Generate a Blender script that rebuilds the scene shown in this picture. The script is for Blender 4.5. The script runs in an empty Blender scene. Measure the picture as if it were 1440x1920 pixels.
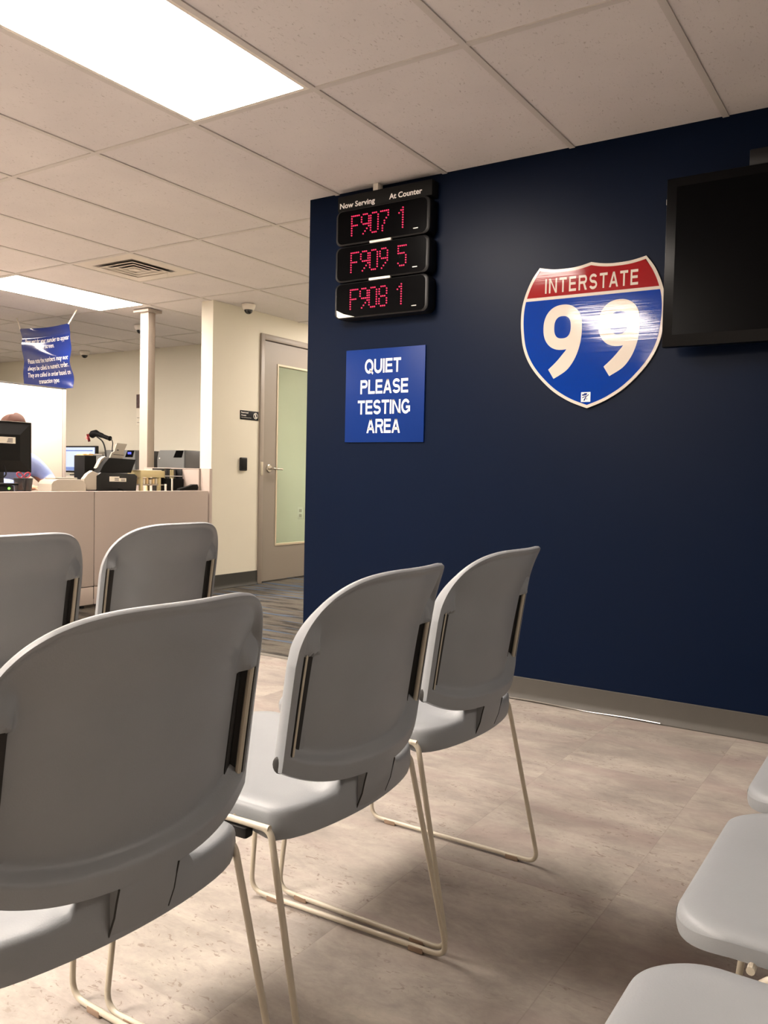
import bpy, bmesh, math, random
from mathutils import Vector, Matrix

S = bpy.context.scene
COL = S.collection

# ------------------------------------------------------------------ camera, world, exposure
CZ = 0.9765
CEIL = 2.373
YW = 3.432            # face of the blue wall
XD = -4.950           # face of the door wall
yaw, pit, rol = 0.57551967, -0.04322977, -0.02133501
fw = Vector((-math.sin(yaw) * math.cos(pit), math.cos(yaw) * math.cos(pit), math.sin(pit)))
rt = Vector((math.cos(yaw), math.sin(yaw), 0))
dn = fw.cross(rt)
r2 = rt * math.cos(rol) + dn * math.sin(rol)
d2 = dn * math.cos(rol) - rt * math.sin(rol)
cam_data = bpy.data.cameras.new('camera')
cam = bpy.data.objects.new('camera', cam_data)
COL.objects.link(cam)
M = Matrix((r2, -d2, -fw)).transposed().to_4x4()
M.translation = Vector((0, 0, CZ))
cam.matrix_world = M
cam_data.sensor_fit = 'AUTO'
cam_data.sensor_width = 36
cam_data.lens = 1576.9 / 1920 * 36
cam_data.clip_start = 0.02
S.camera = cam

w = bpy.data.worlds.new('world')
S.world = w
w.use_nodes = True
w.node_tree.nodes['Background'].inputs[0].default_value = (0.9, 0.85, 0.8, 1)
w.node_tree.nodes['Background'].inputs[1].default_value = 0.02
S.view_settings.view_transform = 'Standard'
S.view_settings.look = 'None'
S.view_settings.gamma = 1
S.view_settings.use_curve_mapping = False
S.view_settings.exposure = 0.0
LIGHT_COL = (1.0, 0.885, 0.78)
LIGHT_PW = 72.0        # emission of the ceiling troffers


# ------------------------------------------------------------------ helpers: materials
def lin(r, g, b):
    f = lambda c: c / 12.92 if c <= 0.04045 else ((c + 0.055) / 1.055) ** 2.4
    return (f(r / 255), f(g / 255), f(b / 255), 1)


def mat(name, col, rough=0.5, metal=0.0, emit=None, estr=0.0, spec=0.5, bump=None, trans=0.0, vary=None):
    m = bpy.data.materials.new(name)
    m.use_nodes = True
    nt = m.node_tree
    b = nt.nodes['Principled BSDF']
    b.inputs['Base Color'].default_value = col
    b.inputs['Roughness'].default_value = rough
    b.inputs['Metallic'].default_value = metal
    b.inputs['Specular IOR Level'].default_value = spec
    b.inputs['Transmission Weight'].default_value = trans
    if emit:
        b.inputs['Emission Color'].default_value = emit
        b.inputs['Emission Strength'].default_value = estr
    if vary:                                   # soft mottling of the colour: (scale, amount)
        tc = nt.nodes.new('ShaderNodeTexCoord')
        n = nt.nodes.new('ShaderNodeTexNoise')
        n.inputs['Scale'].default_value = vary[0]
        n.inputs['Detail'].default_value = 5
        nt.links.new(tc.outputs['Object'], n.inputs['Vector'])
        mx = nt.nodes.new('ShaderNodeMixRGB')
        mx.blend_type = 'MULTIPLY'
        cr = nt.nodes.new('ShaderNodeValToRGB')
        cr.color_ramp.elements[0].position = 0.3
        cr.color_ramp.elements[1].position = 0.7
        lo = 1 - vary[1]
        cr.color_ramp.elements[0].color = (lo, lo, lo, 1)
        cr.color_ramp.elements[1].color = (1, 1, 1, 1)
        nt.links.new(n.outputs['Fac'], cr.inputs[0])
        mx.inputs[0].default_value = 1
        mx.inputs[1].default_value = col
        nt.links.new(cr.outputs[0], mx.inputs[2])
        nt.links.new(mx.outputs[0], b.inputs['Base Color'])
    if bump:                                   # (scale, strength)
        tc = nt.nodes.new('ShaderNodeTexCoord')
        n = nt.nodes.new('ShaderNodeTexNoise')
        n.inputs['Scale'].default_value = bump[0]
        n.inputs['Detail'].default_value = 3
        nt.links.new(tc.outputs['Object'], n.inputs['Vector'])
        bp = nt.nodes.new('ShaderNodeBump')
        bp.inputs['Strength'].default_value = bump[1]
        bp.inputs['Distance'].default_value = 0.002
        nt.links.new(n.outputs['Fac'], bp.inputs['Height'])
        nt.links.new(bp.outputs[0], b.inputs['Normal'])
    return m


class NT:
    """tiny node-graph writer"""
    def __init__(self, name):
        self.m = bpy.data.materials.new(name)
        self.m.use_nodes = True
        self.t = self.m.node_tree
        self.b = self.t.nodes['Principled BSDF']

    def n(self, typ, **kw):
        x = self.t.nodes.new(typ)
        for k, v in kw.items():
            setattr(x, k, v)
        return x

    def set(self, sock, v):
        if hasattr(v, 'is_output') or isinstance(v, bpy.types.NodeSocket):
            self.t.links.new(v, sock)
        else:
            sock.default_value = v

    def math(self, op, a, b=0.0, c=None):
        x = self.n('ShaderNodeMath', operation=op)
        self.set(x.inputs[0], a)
        self.set(x.inputs[1], b)
        if c is not None:
            self.set(x.inputs[2], c)
        return x.outputs[0]

    def mix(self, fac, a, b, blend='MIX'):
        x = self.n('ShaderNodeMixRGB', blend_type=blend)
        self.set(x.inputs[0], fac)
        self.set(x.inputs[1], a)
        self.set(x.inputs[2], b)
        return x.outputs[0]

    def noise(self, vec, scale, detail=4, rough=0.5, dist=0.0):
        x = self.n('ShaderNodeTexNoise')
        self.set(x.inputs['Vector'], vec)
        x.inputs['Scale'].default_value = scale
        x.inputs['Detail'].default_value = detail
        x.inputs['Roughness'].default_value = rough
        x.inputs['Distortion'].default_value = dist
        return x.outputs['Fac']

    def ramp(self, fac, stops):
        x = self.n('ShaderNodeValToRGB')
        e = x.color_ramp.elements
        e[0].position, e[0].color = stops[0]
        e[1].position, e[1].color = stops[-1]
        for p, c in stops[1:-1]:
            k = e.new(p)
            k.color = c
        self.set(x.inputs[0], fac)
        return x.outputs[0]

    def xyz(self, x, y, z):
        c = self.n('ShaderNodeCombineXYZ')
        for s, v in zip(c.inputs, (x, y, z)):
            self.set(s, v)
        return c.outputs[0]

    def pos(self):
        g = self.n('ShaderNodeNewGeometry')
        s = self.n('ShaderNodeSeparateXYZ')
        self.t.links.new(g.outputs['Position'], s.inputs[0])
        return s.outputs


def grey(v):
    return (v, v, v, 1)


def floor_mat():
    k = NT('vinyl_stone_tile')
    x, y, z = k.pos()
    TX, TY = 0.458, 0.915
    cx = k.math('FLOOR', k.math('DIVIDE', k.math('ADD', x, 1.04 + 20 * TX), TX))
    yo = k.math('ADD', k.math('ADD', y, -2.78 + 20 * TY), k.math('MULTIPLY', k.math('MODULO', cx, 2.0), TY * 0.37))
    cy = k.math('FLOOR', k.math('DIVIDE', yo, TY))
    wn = k.n('ShaderNodeTexWhiteNoise', noise_dimensions='2D')
    k.set(wn.inputs['Vector'], k.xyz(cx, cy, 0.0))
    rnd = wn.outputs['Value']
    off = k.math('MULTIPLY', rnd, 37.0)
    # streaks along X inside each tile
    v1 = k.xyz(k.math('MULTIPLY', x, 3.0), k.math('ADD', k.math('MULTIPLY', y, 6.0), off), off)
    s1 = k.noise(v1, 1.0, 6, 0.66, 0.5)
    v2 = k.xyz(k.math('ADD', k.math('MULTIPLY', x, 7.0), off), k.math('MULTIPLY', y, 11.0), off)
    s2 = k.noise(v2, 1.8, 8, 0.72, 0.6)
    base = k.ramp(s1, [(0.26, lin(142, 134, 129)), (0.45, lin(162, 153, 145)), (0.56, lin(174, 165, 156)), (0.76, lin(190, 182, 170))])
    fine = k.ramp(s2, [(0.3, grey(0.80)), (0.52, grey(0.97)), (0.75, grey(1.06))])
    c = k.mix(1.0, base, fine, 'MULTIPLY')
    # narrow strips of slightly different tone inside each tile, and soft clouding
    row = k.math('FLOOR', k.math('DIVIDE', k.math('ADD', y, 40.0), 0.1144))
    wr = k.n('ShaderNodeTexWhiteNoise', noise_dimensions='2D')
    k.set(wr.inputs['Vector'], k.xyz(k.math('ADD', cx, 0.37), row, 0.0))
    c = k.mix(1.0, c, k.ramp(wr.outputs['Value'], [(0.0, grey(0.90)), (1.0, grey(1.05))]), 'MULTIPLY')
    cl = k.noise(k.xyz(x, y, 2.0), 5.0, 5, 0.65)
    c = k.mix(1.0, c, k.ramp(cl, [(0.3, grey(0.86)), (0.55, grey(1.0)), (0.75, grey(1.06))]), 'MULTIPLY')
    gr = k.noise(k.xyz(k.math('MULTIPLY', x, 0.6), y, 4.0), 90.0, 4, 0.7)
    c = k.mix(1.0, c, k.ramp(gr, [(0.3, grey(0.93)), (0.7, grey(1.04))]), 'MULTIPLY')
    # mauve bands
    mv = k.noise(k.xyz(k.math('MULTIPLY', x, 1.1), k.math('ADD', k.math('MULTIPLY', y, 5.0), off), 3.0), 1.3, 3)
    c = k.mix(k.ramp(mv, [(0.5, grey(0)), (0.72, grey(0.55))]), c, lin(150, 132, 128))
    tone = k.ramp(rnd, [(0.0, grey(0.92)), (1.0, grey(1.05))])
    c = k.mix(1.0, c, tone, 'MULTIPLY')
    # worn pitted flecks in patches
    pit_ = k.noise(k.xyz(k.math('MULTIPLY', x, 22.0), k.math('MULTIPLY', y, 40.0), off), 1.6, 3, 0.6, 1.2)
    patch = k.noise(k.xyz(k.math('MULTIPLY', x, 1.0), k.math('ADD', k.math('MULTIPLY', y, 3.0), off), 9.0), 1.2, 2)
    pm = k.math('MULTIPLY', k.ramp(pit_, [(0.60, grey(0)), (0.66, grey(1))]), k.ramp(patch, [(0.47, grey(0)), (0.57, grey(1))]))
    c = k.mix(k.math('MULTIPLY', pm, 0.7), c, lin(112, 98, 88))
    # joints
    fx = k.math('FRACT', k.math('DIVIDE', k.math('ADD', x, 1.04 + 20 * TX), TX))
    fy = k.math('FRACT', k.math('DIVIDE', yo, TY))
    jx = k.math('LESS_THAN', k.math('MINIMUM', fx, k.math('SUBTRACT', 1.0, fx)), 0.0030)
    jy = k.math('LESS_THAN', k.math('MINIMUM', fy, k.math('SUBTRACT', 1.0, fy)), 0.0014)
    j = k.math('MAXIMUM', jx, jy)
    c = k.mix(k.math('MULTIPLY', j, 0.22), c, lin(110, 98, 90))
    k.set(k.b.inputs['Base Color'], c)
    k.set(k.b.inputs['Roughness'], k.ramp(s2, [(0.2, grey(0.46)), (0.8, grey(0.60))]))
    k.b.inputs['Specular IOR Level'].default_value = 0.35
    bp = k.n('ShaderNodeBump')
    bp.inputs['Strength'].default_value = 0.15
    bp.inputs['Distance'].default_value = 0.001
    k.set(bp.inputs['Height'], s2)
    k.set(k.b.inputs['Normal'], bp.outputs[0])
    return k.m


def carpet_mat():
    k = NT('striped_carpet_tile')
    x, y, z = k.pos()
    s = k.noise(k.xyz(k.math('MULTIPLY', x, 2.2), k.math('MULTIPLY', y, 12.0), 0.0), 1.0, 5, 0.7)
    c = k.ramp(s, [(0.30, lin(44, 42, 43)), (0.42, lin(70, 67, 64)), (0.5, lin(100, 95, 88)), (0.64, lin(112, 107, 98)), (0.74, lin(84, 79, 74))])
    s2 = k.noise(k.xyz(k.math('MULTIPLY', x, 1.2), k.math('ADD', k.math('MULTIPLY', y, 15.0), 40.0), 5.0), 1.0, 3, 0.5)
    c = k.mix(k.ramp(s2, [(0.56, grey(0)), (0.63, grey(0.85))]), c, lin(86, 106, 132))
    f = k.noise(k.xyz(x, y, 0.0), 260.0, 2)
    c = k.mix(1.0, c, k.ramp(f, [(0.3, grey(0.6)), (0.7, grey(1.2))]), 'MULTIPLY')
    k.set(k.b.inputs['Base Color'], c)
    k.b.inputs['Roughness'].default_value = 0.95
    k.b.inputs['Specular IOR Level'].default_value = 0.1
    bp = k.n('ShaderNodeBump')
    bp.inputs['Strength'].default_value = 0.5
    bp.inputs['Distance'].default_value = 0.004
    k.set(bp.inputs['Height'], f)
    k.set(k.b.inputs['Normal'], bp.outputs[0])
    return k.m


def ceiling_mat():
    k = NT('mineral_fibre_tile')
    x, y, z = k.pos()
    # short fissures: stretched noise, in two directions
    p = k.noise(k.xyz(k.math('MULTIPLY', x, 130.0), k.math('MULTIPLY', y, 60.0), 0.0), 1.0, 2, 0.5, 0.8)
    q = k.noise(k.xyz(x, y, 7.0), 16.0, 2)
    h = k.math('MULTIPLY', k.ramp(p, [(0.62, grey(0)), (0.70, grey(1))]), k.ramp(q, [(0.42, grey(0.15)), (0.6, grey(1))]))
    g = k.noise(k.xyz(x, y, 3.0), 2.2, 3)
    base = k.ramp(g, [(0.3, lin(212, 207, 206)), (0.7, lin(221, 216, 214))])
    c = k.mix(k.math('MULTIPLY', h, 0.45), base, lin(130, 118, 104))
    k.set(k.b.inputs['Base Color'], c)
    k.b.inputs['Roughness'].default_value = 0.9
    k.b.inputs['Specular IOR Level'].default_value = 0.15
    bp = k.n('ShaderNodeBump')
    bp.inputs['Strength'].default_value = 0.35
    bp.inputs['Distance'].default_value = 0.002
    k.set(bp.inputs['Height'], k.math('MULTIPLY', h, -1.0))
    k.set(k.b.inputs['Normal'], bp.outputs[0])
    return k.m


def paint_mat(name, col, rough, spec=0.4, amt=0.12):
    k = NT(name)
    x, y, z = k.pos()
    n = k.noise(k.xyz(x, y, z), 170.0, 3)
    m = k.noise(k.xyz(x, y, z), 1.3, 3)
    c = k.mix(1.0, col, k.ramp(m, [(0.3, grey(0.95)), (0.7, grey(1.0))]), 'MULTIPLY')
    k.set(k.b.inputs['Base Color'], c)
    k.b.inputs['Roughness'].default_value = rough
    k.b.inputs['Specular IOR Level'].default_value = spec
    bp = k.n('ShaderNodeBump')
    bp.inputs['Strength'].default_value = amt
    bp.inputs['Distance'].default_value = 0.001
    k.set(bp.inputs['Height'], n)
    k.set(k.b.inputs['Normal'], bp.outputs[0])
    return k.m


def sheeting_mat(name, col):
    """glossy reflective sign film, very slightly rippled across"""
    k = NT(name)
    x, y, z = k.pos()
    n = k.noise(k.xyz(k.math('MULTIPLY', x, 1.5), 0.0, k.math('MULTIPLY', z, 42.0)), 1.0, 3, 0.55)
    n2 = k.noise(k.xyz(k.math('MULTIPLY', x, 6.0), 0.0, k.math('MULTIPLY', z, 6.0)), 1.0, 2)
    k.b.inputs['Base Color'].default_value = col
    k.b.inputs['Roughness'].default_value = 0.075
    k.b.inputs['Specular IOR Level'].default_value = 0.24
    bp = k.n('ShaderNodeBump')
    bp.inputs['Strength'].default_value = 0.22
    bp.inputs['Distance'].default_value = 0.0012
    k.set(bp.inputs['Height'], k.math('ADD', n, k.math('MULTIPLY', n2, 1.6)))
    k.set(k.b.inputs['Normal'], bp.outputs[0])
    return k.m


def glass_mat():
    k = NT('clear_green_tinted_glass')
    t = k.n('ShaderNodeBsdfTransparent')
    t.inputs[0].default_value = (0.86, 0.95, 0.87, 1)
    g = k.n('ShaderNodeBsdfGlossy')
    g.inputs['Roughness'].default_value = 0.03
    mx = k.n('ShaderNodeMixShader')
    mx.inputs[0].default_value = 0.04
    k.t.links.new(t.outputs[0], mx.inputs[1])
    k.t.links.new(g.outputs[0], mx.inputs[2])
    out = [n for n in k.t.nodes if n.type == 'OUTPUT_MATERIAL'][0]
    k.t.links.new(mx.outputs[0], out.inputs[0])
    return k.m


def mesh_net_mat(col):
    """woven wire mesh of the pencil cup: open between the wires"""
    k = NT('black_wire_mesh')
    x, y, z = k.pos()
    a = k.math('ARCTAN2', k.math('SUBTRACT', y, 3.458), k.math('SUBTRACT', x, -5.17))
    u = k.math('FRACT', k.math('MULTIPLY', a, 14.0))
    v = k.math('FRACT', k.math('MULTIPLY', z, 300.0))
    s = k.math('MAXIMUM', k.math('LESS_THAN', u, 0.55), k.math('LESS_THAN', v, 0.5))
    k.b.inputs['Base Color'].default_value = col
    k.set(k.b.inputs['Alpha'], s)
    return k.m


MT = {}
MT['floor'] = floor_mat()
MT['carpet'] = carpet_mat()
MT['ceiling'] = ceiling_mat()
MT['grid'] = mat('ceiling_grid_paint', lin(200, 195, 190), 0.5)
MT['blue'] = paint_mat('navy_wall_paint', lin(4, 17, 39), 0.40, 0.09)
MT['cream'] = paint_mat('cream_wall_paint', lin(223, 218, 203), 0.6, 0.3)
MT['cove'] = mat('rubber_cove_base', lin(74, 71, 66), 0.5, spec=0.3, vary=(6, 0.1))
MT['darkcove'] = mat('dark_cove_base', lin(52, 52, 50), 0.5)
MT['plastic'] = mat('grey_chair_plastic', lin(141, 144, 147), 0.44, spec=0.35, bump=(420, 0.12), vary=(9, 0.06))
MT['rod'] = mat('beige_enamel_rod', lin(184, 175, 157), 0.34)
MT['slot'] = mat('slot_shade_and_seam', lin(38, 36, 34), 0.7)  # near-black painting the shade in chair grooves, also used for seams
MT['black'] = mat('black_plastic', lin(18, 18, 19), 0.42, spec=0.3)
MT['matte_black'] = mat('matte_black_plastic', lin(16, 16, 16), 0.7, spec=0.2)
MT['glide'] = mat('brown_clear_glide', lin(140, 118, 100), 0.25)
MT['screen'] = mat('dark_display_lens', lin(4, 4, 5), 0.25, spec=0.05)
MT['tvscreen'] = mat('tv_screen_off', lin(5, 5, 6), 0.25, spec=0.04)
MT['tvcase'] = mat('tv_gloss_bezel', lin(7, 7, 8), 0.3, spec=0.12)
MT['led'] = mat('red_led', (0.25, 0.0, 0.02, 1), 0.4, emit=(1.0, 0.035, 0.13, 1), estr=1.0)
MT['white_print'] = mat('white_lettering', lin(236, 232, 226), 0.5)
MT['signblue'] = mat('blue_sign_acrylic', lin(9, 43, 110), 0.42, spec=0.12)
MT['shield_white'] = sheeting_mat('white_reflective_film', lin(206, 197, 185))
MT['shield_red'] = sheeting_mat('red_reflective_film', lin(140, 24, 28))
MT['shield_blue'] = sheeting_mat('blue_reflective_film', lin(0, 50, 140))
MT['alu'] = mat('sheet_aluminium', lin(190, 188, 184), 0.35, metal=0.8)
MT['nickel'] = mat('satin_nickel', lin(196, 190, 180), 0.25, metal=0.9)
MT['doorpaint'] = mat('taupe_door_paint', lin(142, 133, 124), 0.45)
MT['framepaint'] = mat('taupe_frame_paint', lin(148, 138, 129), 0.4)
MT['bead'] = mat('glazing_bead_paint', lin(198, 184, 160), 0.45)
MT['glass'] = glass_mat()
MT['panel'] = mat('pinkish_taupe_panel_fabric', lin(178, 164, 155), 0.85, bump=(700, 0.3), vary=(300, 0.06))
MT['panel_trim'] = mat('panel_trim_paint', lin(180, 166, 157), 0.45)
MT['partition'] = mat('pale_partition_fabric', lin(222, 208, 192), 0.8, bump=(500, 0.2))
MT['laminate'] = mat('grey_worktop_laminate', lin(186, 176, 164), 0.45)
MT['offwhite'] = mat('off_white_plastic', lin(176, 167, 154), 0.45)
MT['pole'] = mat('pale_power_pole_paint', lin(164, 152, 142), 0.4)
MT['white'] = mat('white_paint', lin(228, 222, 212), 0.45)
MT['vent'] = mat('diffuser_enamel', lin(214, 206, 194), 0.4)
MT['ventdark'] = mat('diffuser_throat', lin(120, 114, 108), 0.7)
MT['dome'] = mat('smoked_dome', lin(30, 32, 34), 0.08, spec=0.6)
MT['banner'] = mat('glossy_blue_vinyl', lin(24, 42, 108), 0.12, spec=0.6)
MT['strap'] = mat('white_strap', lin(225, 215, 200), 0.6)
MT['printer'] = mat('grey_printer_plastic', lin(112, 113, 112), 0.5)
MT['printerdark'] = mat('dark_smoked_cover', lin(66, 64, 62), 0.35)
MT['lcd'] = mat('lit_monitor', lin(160, 175, 205), 0.3, emit=lin(176, 190, 226), estr=0.9)
MT['lcdbar'] = mat('lit_monitor_bar', lin(90, 110, 160), 0.3, emit=lin(110, 134, 190), estr=0.7)
MT['lcdsmall'] = mat('small_blue_screen', lin(60, 70, 180), 0.3, emit=lin(90, 100, 230), estr=0.8)
MT['paper'] = mat('paper', lin(232, 226, 212), 0.8)
MT['cream_paper'] = mat('cream_card', lin(222, 196, 150), 0.8)
MT['ink'] = mat('printed_ink', lin(60, 58, 58), 0.8)
MT['photo_ink'] = mat('photo_print', lin(104, 84, 84), 0.6, vary=(30, 0.6))
MT['clear_tray'] = mat('smoky_clear_tray', lin(172, 166, 154), 0.2)
MT['cardrack'] = mat('cream_rack_plastic', lin(206, 192, 146), 0.5)
MT['red'] = mat('red_handle_plastic', lin(190, 40, 62), 0.4)
MT['steel'] = mat('bright_steel', lin(200, 200, 200), 0.25, metal=0.9)
MT['mesh'] = mesh_net_mat(lin(28, 26, 28))
MT['greenled'] = mat('green_led', lin(60, 200, 40), 0.4, emit=(0.25, 1.0, 0.1, 1), estr=2.5)
MT['scanlight'] = mat('red_scan_lamp', lin(220, 60, 60), 0.3, emit=(1.0, 0.12, 0.1, 1), estr=2.5)
MT['reddark'] = mat('dark_red_ring', lin(120, 26, 30), 0.4)
MT['skin'] = mat('skin', lin(186, 132, 106), 0.55)
MT['hair'] = mat('short_brown_hair', lin(74, 42, 30), 0.8, bump=(260, 0.6))
MT['shirt'] = mat('light_blue_shirt', lin(146, 160, 200), 0.85, bump=(40, 0.8))
MT['trouser'] = mat('dark_trousers', lin(40, 42, 50), 0.9)
MT['gel'] = mat('clear_adhesive_strip', lin(120, 116, 108), 0.12, spec=0.8)
MT['rubber'] = mat('grey_rubber_edge', lin(118, 114, 106), 0.6)
MT['doorsign'] = mat('black_door_sign', lin(16, 17, 24), 0.5, spec=0.15)
MT['stick_red'] = mat('dark_sticker', lin(40, 38, 40), 0.5)


# ------------------------------------------------------------------ helpers: geometry
class MB:
    """collects shapes into one bmesh (world coordinates)"""
    def __init__(self):
        self.b = bmesh.new()

    def box(self, x0, x1, y0, y1, z0, z1, bev=0.0, seg=2, m=None):
        v = [self.b.verts.new(p) for p in ((x0, y0, z0), (x1, y0, z0), (x1, y1, z0), (x0, y1, z0),
                                           (x0, y0, z1), (x1, y0, z1), (x1, y1, z1), (x0, y1, z1))]
        fs = [self.b.faces.new([v[i] for i in q]) for q in ((0, 3, 2, 1), (4, 5, 6, 7), (0, 1, 5, 4), (1, 2, 6, 5), (2, 3, 7, 6), (3, 0, 4, 7))]
        new = v
        if bev > 0:
            es = list({e for f in fs for e in f.edges})
            r = bmesh.ops.bevel(self.b, geom=es, offset=bev, segments=seg, profile=0.5, affect='EDGES')
            new = list({q for f in r['faces'] for q in f.verts} | {q for q in v if q.is_valid})
        if m is not None:
            for q in new:
                q.co = m @ q.co
        return self

    def prism(self, pts, ax, a0, a1, bev=0.0):
        """polygon pts in the two other axes, extruded along ax ('x','y','z') from a0 to a1"""
        def P(p, a):
            return {'x': (a, p[0], p[1]), 'y': (p[0], a, p[1]), 'z': (p[0], p[1], a)}[ax]
        A = [self.b.verts.new(P(p, a0)) for p in pts]
        B = [self.b.verts.new(P(p, a1)) for p in pts]
        n = len(pts)
        fs = [self.b.faces.new(A), self.b.faces.new(B[::-1])]
        for i in range(n):
            fs.append(self.b.faces.new((A[i], B[i], B[(i + 1) % n], A[(i + 1) % n])))
        if bev > 0:
            es = list({e for f in fs[:2] for e in f.edges})
            bmesh.ops.bevel(self.b, geom=es, offset=bev, segments=2, profile=0.5, affect='EDGES')
        return self

    def tube(self, pts, r, n=10, cap=True):
        pts = [Vector(p) for p in pts]
        rs = r if isinstance(r, (list, tuple)) else [r] * len(pts)
        rings = []
        up = None
        for i, p in enumerate(pts):
            t = (pts[min(i + 1, len(pts) - 1)] - pts[max(i - 1, 0)]).normalized()
            if up is None:
                up = Vector((0, 0, 1)) if abs(t.z) < 0.9 else Vector((1, 0, 0))
            a = t.cross(up).normalized()
            up = a.cross(t).normalized()
            rings.append([self.b.verts.new(p + rs[i] * (math.cos(2 * math.pi * k / n) * a + math.sin(2 * math.pi * k / n) * up)) for k in range(n)])
        for A, B in zip(rings[:-1], rings[1:]):
            for k in range(n):
                self.b.faces.new((A[k], A[(k + 1) % n], B[(k + 1) % n], B[k]))
        if cap:
            self.b.faces.new(rings[0][::-1])
            self.b.faces.new(rings[-1])
        return self

    def cyl(self, c, r, h, ax='z', n=24, r2=None):
        d = {'x': Vector((1, 0, 0)), 'y': Vector((0, 1, 0)), 'z': Vector((0, 0, 1))}[ax]
        c = Vector(c)
        return self.tube([c, c + d * h], [r, r if r2 is None else r2], n)

    def ball(self, c, rx, ry=None, rz=None, nu=16, nv=10, lo=-90, hi=90):
        ry = rx if ry is None else ry
        rz = rx if rz is None else rz
        c = Vector(c)
        rows = []
        for j in range(nv + 1):
            th = math.radians(lo + (hi - lo) * j / nv)
            rows.append([self.b.verts.new(c + Vector((rx * math.cos(th) * math.cos(2 * math.pi * k / nu), ry * math.cos(th) * math.sin(2 * math.pi * k / nu), rz * math.sin(th)))) for k in range(nu)])
        for A, B in zip(rows[:-1], rows[1:]):
            for k in range(nu):
                self.b.faces.new((A[k], A[(k + 1) % nu], B[(k + 1) % nu], B[k]))
        bmesh.ops.remove_doubles(self.b, verts=[v for r_ in rows for v in r_], dist=1e-6)
        return self

    def poly(self, pts):
        self.b.faces.new([self.b.verts.new(p) for p in pts])
        return self

    def mesh(self, me, mtx):
        vs = [self.b.verts.new(mtx @ v.co) for v in me.vertices]
        for p in me.polygons:
            try:
                self.b.faces.new([vs[i] for i in p.vertices])
            except ValueError:
                pass
        return self


def smooth_angle(me, deg=35):
    bm = bmesh.new()
    bm.from_mesh(me)
    for f in bm.faces:
        f.smooth = True
    lim = math.radians(deg)
    for e in bm.edges:
        e.smooth = not (len(e.link_faces) == 2 and e.calc_face_angle(0) > lim)
    bm.to_mesh(me)
    bm.free()


def obj(name, mb, material, parent=None, origin=None, recalc=True, deg=35):
    """link what mb holds as ONE mesh object; coordinates are world, stored relative to the parent or the origin"""
    me = bpy.data.meshes.new(name)
    if recalc:
        bmesh.ops.recalc_face_normals(mb.b, faces=mb.b.faces)
    o0 = Vector(origin) if origin is not None else Vector((0, 0, 0))
    p = parent
    ploc = Vector((0, 0, 0))
    while p is not None:
        ploc += p.location
        p = p.parent
    base = ploc + o0 if parent is None else ploc
    for v in mb.b.verts:
        v.co -= base
    mb.b.to_mesh(me)
    mb.b.free()
    smooth_angle(me, deg)
    me.materials.append(material)
    o = bpy.data.objects.new(name, me)
    if parent is None:
        o.location = o0
    else:
        o.parent = parent
    COL.objects.link(o)
    return o


def tag(o, label, cat, group=None):
    o['label'] = label
    o['category'] = cat
    if group:
        o['group'] = group
    return o


def thing(name, loc, label, cat, group=None):
    o = bpy.data.objects.new(name, None)
    o.location = loc
    o.empty_display_size = 0.1
    COL.objects.link(o)
    return tag(o, label, cat, group)


def struct(name, mb, material, parent=None, deg=35):
    o = obj(name, mb, material, parent, deg=deg)
    if parent is None:
        o['kind'] = 'structure'
    return o


def text_mesh(s, bold=0.0, res=3, spacing=1.0, ext=0.0):
    cu = bpy.data.curves.new('lettering', 'FONT')
    cu.body = s
    cu.size = 1.0
    cu.offset = bold
    cu.resolution_u = res
    cu.space_character = spacing
    cu.extrude = ext
    o = bpy.data.objects.new('lettering', cu)
    COL.objects.link(o)
    dg = bpy.context.evaluated_depsgraph_get()
    dg.update()
    me = bpy.data.meshes.new_from_object(o.evaluated_get(dg))
    bpy.data.objects.remove(o)
    bpy.data.curves.remove(cu)
    return me


def fit_text(mb, s, p0, ux, uz, wd, ht, bold=0.0, spacing=1.0, center=False, res=3):
    """lay s into the box with lower-left p0, width wd along ux and cap height ht along uz"""
    me = text_mesh(s, bold, res, spacing)
    xs = [v.co.x for v in me.vertices]
    ys = [v.co.y for v in me.vertices]
    capme = text_mesh('E', bold, res)
    cy = [v.co.y for v in capme.vertices]
    sy = ht / (max(cy) - min(cy))
    sx = wd / (max(xs) - min(xs)) if wd else sy
    ux = Vector(ux)
    uz = Vector(uz)
    nrm = ux.cross(uz)
    off = Vector(p0) - ux * min(xs) * sx - uz * min(cy) * sy
    if center:
        off -= ux * (max(xs) - min(xs)) * sx / 2
    m = Matrix.Identity(4)
    for i in range(3):
        m[i][0] = ux[i] * sx
        m[i][1] = uz[i] * sy
        m[i][2] = nrm[i]
        m[i][3] = off[i]
    mb.mesh(me, m)
    bpy.data.meshes.remove(me)
    bpy.data.meshes.remove(capme)
    return mb


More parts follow.
